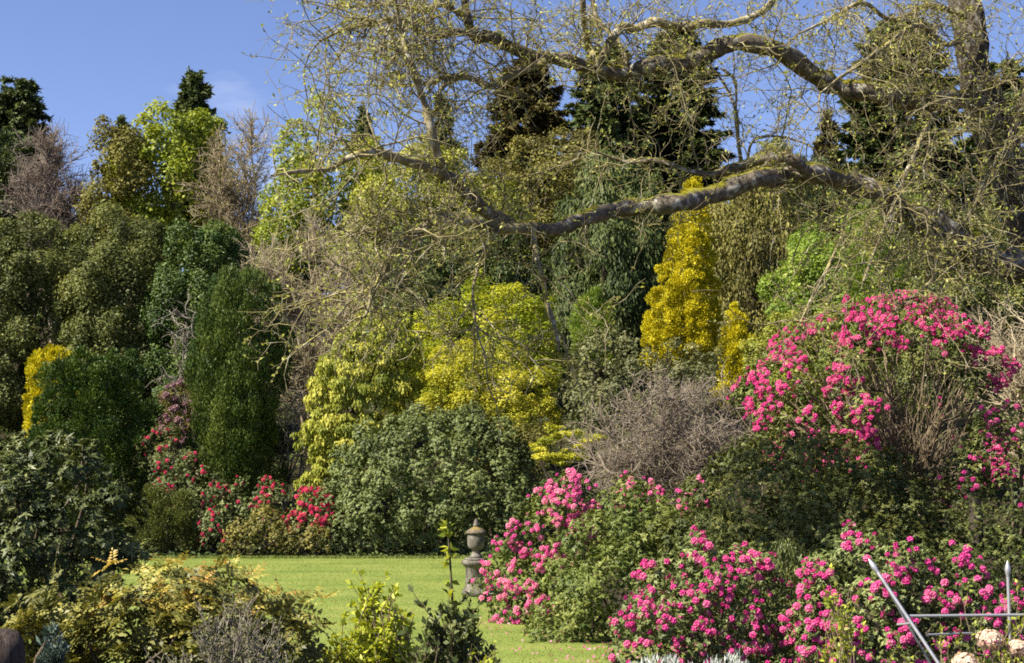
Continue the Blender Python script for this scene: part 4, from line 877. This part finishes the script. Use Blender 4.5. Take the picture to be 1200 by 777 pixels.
# dark glossy shrub at the side
plant('glossy_shrub', 'large dark shrub with glossy pointed leaves overlooking the lawn at its shady corner', 'shrub', [(-90, 740), (-90, 540), (-30, 518), (20, 520), (50, 506), (85, 512), (118, 535), (148, 565), (163, 605), (156, 655), (140, 700), (100, 740)], 14.5, M['glossy_dark'], 'rosette', .125, .045, .26, 5.0, bark=M['bark_brown'], n_limb=20, leafkw=dict(tvar=(.25, .25), lo=.7), volkw=dict(rvar=.5, back=.8))
# the orange tipped shrub of compound leaves
MY = 9.0
poly = [(5, 820), (14, 725), (40, 695), (85, 682), (130, 674), (180, 664), (228, 655), (280, 670), (318, 694), (332, 722), (352, 750), (356, 820)]
v = volume(poly, MY, .2, .8, stray=.12)
mb = np.array([float(v.cen[0]), MY, gz1(float(v.cen[0]), MY)])
mah = empty('mahonia', mb, 'sprawling shrub of spiny compound leaves tipped orange and yellow in front of the lawn', 'shrub')
(V, Q), P1 = stems_to(mb, v.c[rng.choice(len(v.c), 45)], .016, .008, 9, .25, .03, 5, .5); link_mesh('stem', V - mb, Q, M['bark_brown'], mah, smooth=True)
ax = unit(v.out * .5 + np.array([0, 0, .9]) + rng.normal(0, .3, v.c.shape))
pinnate(np.repeat(v.c, 4, 0) + rng.normal(0, .09, (len(v.c) * 4, 3)), np.repeat(ax, 4, 0), M['mahonia_green'], 7, 5, .17, .05, 'foliage', mah, mb)
topm = (v.px[:, 1] < np.interp(v.px[:, 0], [10, 90, 150, 230, 310, 350], [735, 725, 735, 740, 760, 790])) & (rng.uniform(0, 1, len(v.c)) < np.interp(v.px[:, 0], [10, 110, 180, 350], [.25, .4, .95, 1.0]))
tp = np.repeat(v.c[topm] + ax[topm] * .08, 2, 0) + rng.normal(0, .07, (topm.sum() * 2, 3)); ax2 = np.repeat(ax[topm], 2, 0)
pinnate(tp, unit(ax2 + [0, 0, .5]), M['mahonia_orange'], 6, 4, .13, .05, 'young_shoot', mah, mb, .1)
# wooden post
bm_V, bm_Q = square_stack([(.085, 0), (.085, 1.08), (.078, 1.13), (.06, 1.16), (.035, 1.172)], .25)
m_wood = bark_mat('grey_wood', [(.03, .022, .019), (.075, .055, .046), (.15, .12, .10)], 1.0)
_n = m_wood.node_tree; _m = _n.nodes.new('ShaderNodeMapping'); _m.inputs['Scale'].default_value = (60, 60, 4)
_t = [q for q in _n.nodes if q.type == 'TEX_COORD'][0]; _x = [q for q in _n.nodes if q.type == 'TEX_NOISE'][0]
_n.links.new(_t.outputs['Object'], _m.inputs['Vector']); _n.links.new(_m.outputs['Vector'], _x.inputs['Vector'])
pt = at(-2, 760, 5.0); po = tag(link_mesh('wooden_post', bm_V, bm_Q, m_wood), 'dark weathered wooden post at the corner of the bed', 'post')
po.location = (float(pt[0]), 5.0, gz1(pt[0], 5.0) - .04)
zt = float(at(10, 738, 5.0)[2]); po.scale[2] = (zt - po.location[2]) / 1.172
# grey twiggy plant
bare('twiggy_shrub', 'low grey twiggy shrub with tiny olive leaves in front of the orange tipped one', 'shrub', [(165, 830), (180, 765), (215, 742), (260, 738), (305, 742), (335, 760), (345, 830)], 7.4, M['twig_grey'], 255, 24, 300, 1800, (.008, .004, .0022, .0014), .24, .1, up=.5, bud=M['rhodo_grey'], nbud=5200, budL=.022)
# small blue conifer shoot
plant('young_conifer', 'little blue-green conifer shoot poking up among the compound leaves', 'conifer', [(50, 812), (52, 748), (61, 727), (70, 748), (75, 812)], 8.0, M['blue_leaf'], 'tuft', .05, .014, .05, 2.4, bark=M['bark_brown'], n_limb=3)
# yellow-green shrub: upright leafy shoots
def shoot_shrub(name, label, poly, Y, mat, n, leaf, Wd, nl, bark, leader=None, cat='shrub', up=1.0, tips=None):
    v = volume(poly, Y, .12, .8); X = float(v.cen[0]); base = np.array([X, Y, gz1(X, Y)]); root = empty(name, base, label, cat)
    tg = v.c[rng.choice(len(v.c), n)]
    (V, Q), P = stems_to(base, tg, .009, .003, 10, .2, .04, 4, .22)
    s_, d_, _ = sprout(P, n * 3, .35, .98, .6, .6); P2 = grow(s_, d_, rng.uniform(.1, .32, n * 3), 6, .15, .06)
    parts = [(V, Q), tubes(P2, np.linspace(.004, .0018, 6)[None].repeat(len(P2), 0), 4)]
    src = [P2, P[:, 4:]]
    if leader is not None:
        LP = trace(leader, Y, Y - .1); LP = spline(LP, 16)[None]; parts.append(tubes(LP, np.linspace(.011, .004, 16)[None], 6))
    V, Q = merge(parts); link_mesh('stem', V - base, Q, bark, root, smooth=True)
    s1, d1, t1 = sprout(P2, int(nl * .75), .05, 1, 1.1, .25); s2, d2, t2 = sprout(P[:, 4:], nl - int(nl * .75), .1, 1, 1.1, .25)
    s_ = np.concatenate([s1, s2]); d_ = np.concatenate([d1, d2])
    nr = unit(rng.normal(0, .6, s_.shape) + [0, -.15, .7]); S = rng.uniform(.6, 1.25, len(s_))
    V, Q = leaf_quads(s_, d_, nr, leaf * S, Wd * S); link_mesh('foliage', V - base, Q, mat, root, np.repeat(np.clip(rng.normal(.5, .25, len(s_)), 0, 1), 4))
    if leader is not None:
        m = 46; s_, d_, t_ = sprout(LP, m, .15, 1, 1.1, .35); nr = unit(rng.normal(0, .6, s_.shape) + [0, 0, .6])
        V, Q = leaf_quads(s_, d_, nr, leaf * 1.15, Wd * 1.1); link_mesh('leader_leaf', V - base, Q, tips, root, np.repeat(rng.uniform(0, 1, m), 4))
    return root
shoot_shrub('leafy_shrub', 'bright yellow-green shrub of upright leafy shoots in front of the lawn', [(358, 830), (368, 770), (398, 738), (425, 694), (450, 676), (474, 684), (490, 722), (496, 830)], 9.4, M['bright_lime'], 150, .05, .028, 11000, M['stem_tan'])
shoot_shrub('holly_shrub', 'dark leaved shrub with one tall yellow-tipped leader standing before the urn', [(478, 830), (482, 740), (496, 700), (520, 684), (548, 694), (572, 726), (584, 830)], 8.6, M['glossy_dark'], 95, .055, .03, 6500, M['bark_brown'], [(534, 760), (530, 700), (527, 650), (524, 612)], tips=M['climber_green'])
shoot_shrub('leafy_shrub', 'patch of pale green leafy stems between the dark leaved shrub and the lawn', [(535, 840), (545, 770), (560, 752), (580, 760), (588, 840)], 8.2, M['climber_green'], 34, .04, .02, 1800, M['stem_tan'])

# metal plant frame
m_metal, nt, p = principled('galvanised_metal', .45, .5); p.inputs['Base Color'].default_value = (.42, .42, .44, 1); p.inputs['Metallic'].default_value = .55
nz = nt.nodes.new('ShaderNodeTexNoise'); nz.inputs['Scale'].default_value = 25; r = ramp(nt, [(.28, .27, .26), (.55, .55, .56)]); nt.links.new(nz.outputs['Fac'], r.inputs['Fac']); nt.links.new(r.outputs['Color'], p.inputs['Base Color'])
FY = 11.0
fb = at(1130, 700, FY); fb = np.array([float(fb[0]), FY, gz1(fb[0], FY)])
fr = empty('plant_frame', fb, 'grey metal plant support frame with a leaning rod and crossbars before the magenta flowers', 'frame')
def rod(a, b, r0, name, tip=True):
    a = np.asarray(a); b = np.asarray(b); P = np.linspace(a, b, 5)
    parts = [tubes(P[None], np.full((1, 5), r0), 10)]
    o = link_mesh(name, *[q - (fb if i == 0 else 0) for i, q in enumerate(merge(parts))], m_metal, fr, smooth=True)
    if tip:
        d = unit(b - a); T = np.stack([b + d * s for s in (-.05, -.02, .0, .03, .06, .075)])
        V, Q = tubes(T[None], np.array([[r0 * 1.02, r0 * 1.6, r0 * 1.8, r0 * 1.5, r0 * .6, .001]]), 10)
        link_mesh('finial', V - fb, Q, m_metal, o, smooth=True)
    return o
def down(a, b):      # carry a rod on from b to the ground
    d = unit(b - a); k = (b[2] - gz1(b[0], b[1]) + .1) / max(1e-3, -d[2]); return b + d * k
a = at(1024, 664, FY); b_ = at(1088, 760, FY - .25); rod(down(a, b_), a, .013, 'leaning_rod')
a2 = at(1028, 669, FY + .05); b2 = at(1079, 758, FY + .22); rod(down(a2, b2), a2, .009, 'leaning_rod', False)
v0 = at(1181, 668, FY + .1); rod(np.array([v0[0], v0[1], gz1(v0[0], v0[1]) - .1]), v0, .013, 'upright_rod')
rod(at(1064, 722, FY - .06), at(1262, 720, FY + .13), .012, 'crossbar', False)
rod(at(1052, 732, FY + .2), at(1072, 730, FY - .1), .010, 'crossbar', False)
rod(at(1086, 744, FY - .12), at(1142, 742, FY + .2), .009, 'crossbar', False)
e0 = at(1258, 672, FY + .1); rod(np.array([e0[0], e0[1], gz1(e0[0], e0[1]) - .1]), e0, .013, 'upright_rod')
# climbing leafy stems around it
shoot_shrub('climbing_plant', 'fresh green leafy stem climbing before the magenta rhododendron, clear of the frame', [(950, 830), (958, 740), (964, 690), (972, 668), (985, 680), (1000, 730), (1035, 770), (1050, 830)], 11.6, M['climber_green'], 40, .05, .026, 1500, M['stem_tan'])
shoot_shrub('climbing_plant', 'yellow-green climber tangled in the crossbars of the metal frame', [(1085, 830), (1086, 730), (1100, 700), (1130, 690), (1165, 680), (1185, 650), (1220, 640), (1230, 830)], 11.3, M['climber_green'], 60, .045, .024, 2000, M['stem_tan'])
# silver leaved edging
plant('silver_foliage_plant', 'silvery white leaved plant below the magenta rhododendron', 'plant', [(738, 830), (742, 780), (770, 770), (800, 775), (830, 768), (862, 764), (875, 780), (880, 830)], 13, M['silver_leaf'], 'upright', .10, .018, .12, .8, bark=M['stem_tan'], n_limb=8)
# cream flower heads with ribbed leaves
CY_ = 6.0
cb = at(1170, 790, CY_); cb = np.array([float(cb[0]), CY_, gz1(cb[0], CY_)])
cf = empty('cream_flowered_shrub', cb, 'shrub with creamy pink flower heads and big ribbed leaves at the corner by the frame', 'shrub')
heads = [(1160, 750, .054), (1193, 760, .044), (1131, 777, .052), (1215, 774, .05), (1172, 800, .055)]
hp = np.array([at(x, y, CY_ + rng.uniform(-.1, .1)) for x, y, _ in heads])
(V, Q), _ = stems_to(cb, hp - [0, 0, .03], .008, .004, 8, .3, .02, 6, .12); link_mesh('stem', V - cb, Q, M['bark_brown'], cf, smooth=True)
for (x, y, rr), c in zip(heads, hp):
    n = 190; d = unit(rng.normal(0, 1, (n, 3)) + [0, 0, .5]); pos = c + d * rr * rng.uniform(.75, 1.05, (n, 1)) * [1, 1, .75]
    A = np.arange(4) * math.pi / 2; ref = unit(rng.normal(0, 1, (n, 3))); u = unit(np.cross(d, ref)); q = np.cross(d, u)
    rad = (np.cos(A)[None, :, None] * u[:, None] + np.sin(A)[None, :, None] * q[:, None]).reshape(-1, 3); d4 = np.repeat(d, 4, 0)
    V, Q = leaf_quads(np.repeat(pos, 4, 0), unit(rad + d4 * .25), d4, .0115, .010, .6)
    link_mesh('flower_head', V - cb, Q, M['cream_flower'], cf, np.repeat(np.repeat(rng.uniform(0, 1, n), 4), 4))
def big_leaf(p0, ax, nr, Ln, Wd):
    K, J = 12, 9; t = np.linspace(0, 1, K); s = np.linspace(-1, 1, J); side = unit(np.cross(ax, nr)); nr = np.cross(side, ax)
    wv_ = Wd * .5 * np.sin(np.pi * np.clip(t, .02, .99) ** .8) ** .8
    V = (p0 + ax * (t * Ln)[:, None, None] - nr * (t ** 2 * Ln * .3)[:, None, None] + side * (s[None, :, None] * wv_[:, None, None])
         + nr * ((np.abs(s)[None] * .22 * wv_[:, None]) + .004 * np.sin((t[:, None] * 9 - np.abs(s)[None] * 1.5) * 2 * np.pi))[..., None]).reshape(-1, 3)
    i = np.arange(K - 1)[:, None] * J + np.arange(J - 1)[None]; Q = np.stack([i, i + 1, i + J + 1, i + J], -1).reshape(-1, 4)
    return V, Q
m_big = leaf_mat('ribbed_leaf', [(.03, .06, .015), (.06, .11, .025), (.10, .16, .05)], .2, .45, .4)
for c in list(hp) * 4:
    a_ = rng.uniform(0, 6.28); ax = unit(np.array([math.cos(a_), math.sin(a_), rng.uniform(-.35, .15)])); nr = unit(np.array([0, -.25, 1.]) + rng.normal(0, .25, 3))
    V, Q = big_leaf(c - [0, 0, rng.uniform(.04, .16)] + ax * .03, ax, nr, rng.uniform(.10, .17), rng.uniform(.05, .08))
    link_mesh('leaf', V - cb, Q, m_big, cf, np.full(len(V), rng.uniform(.2, .9)), True)
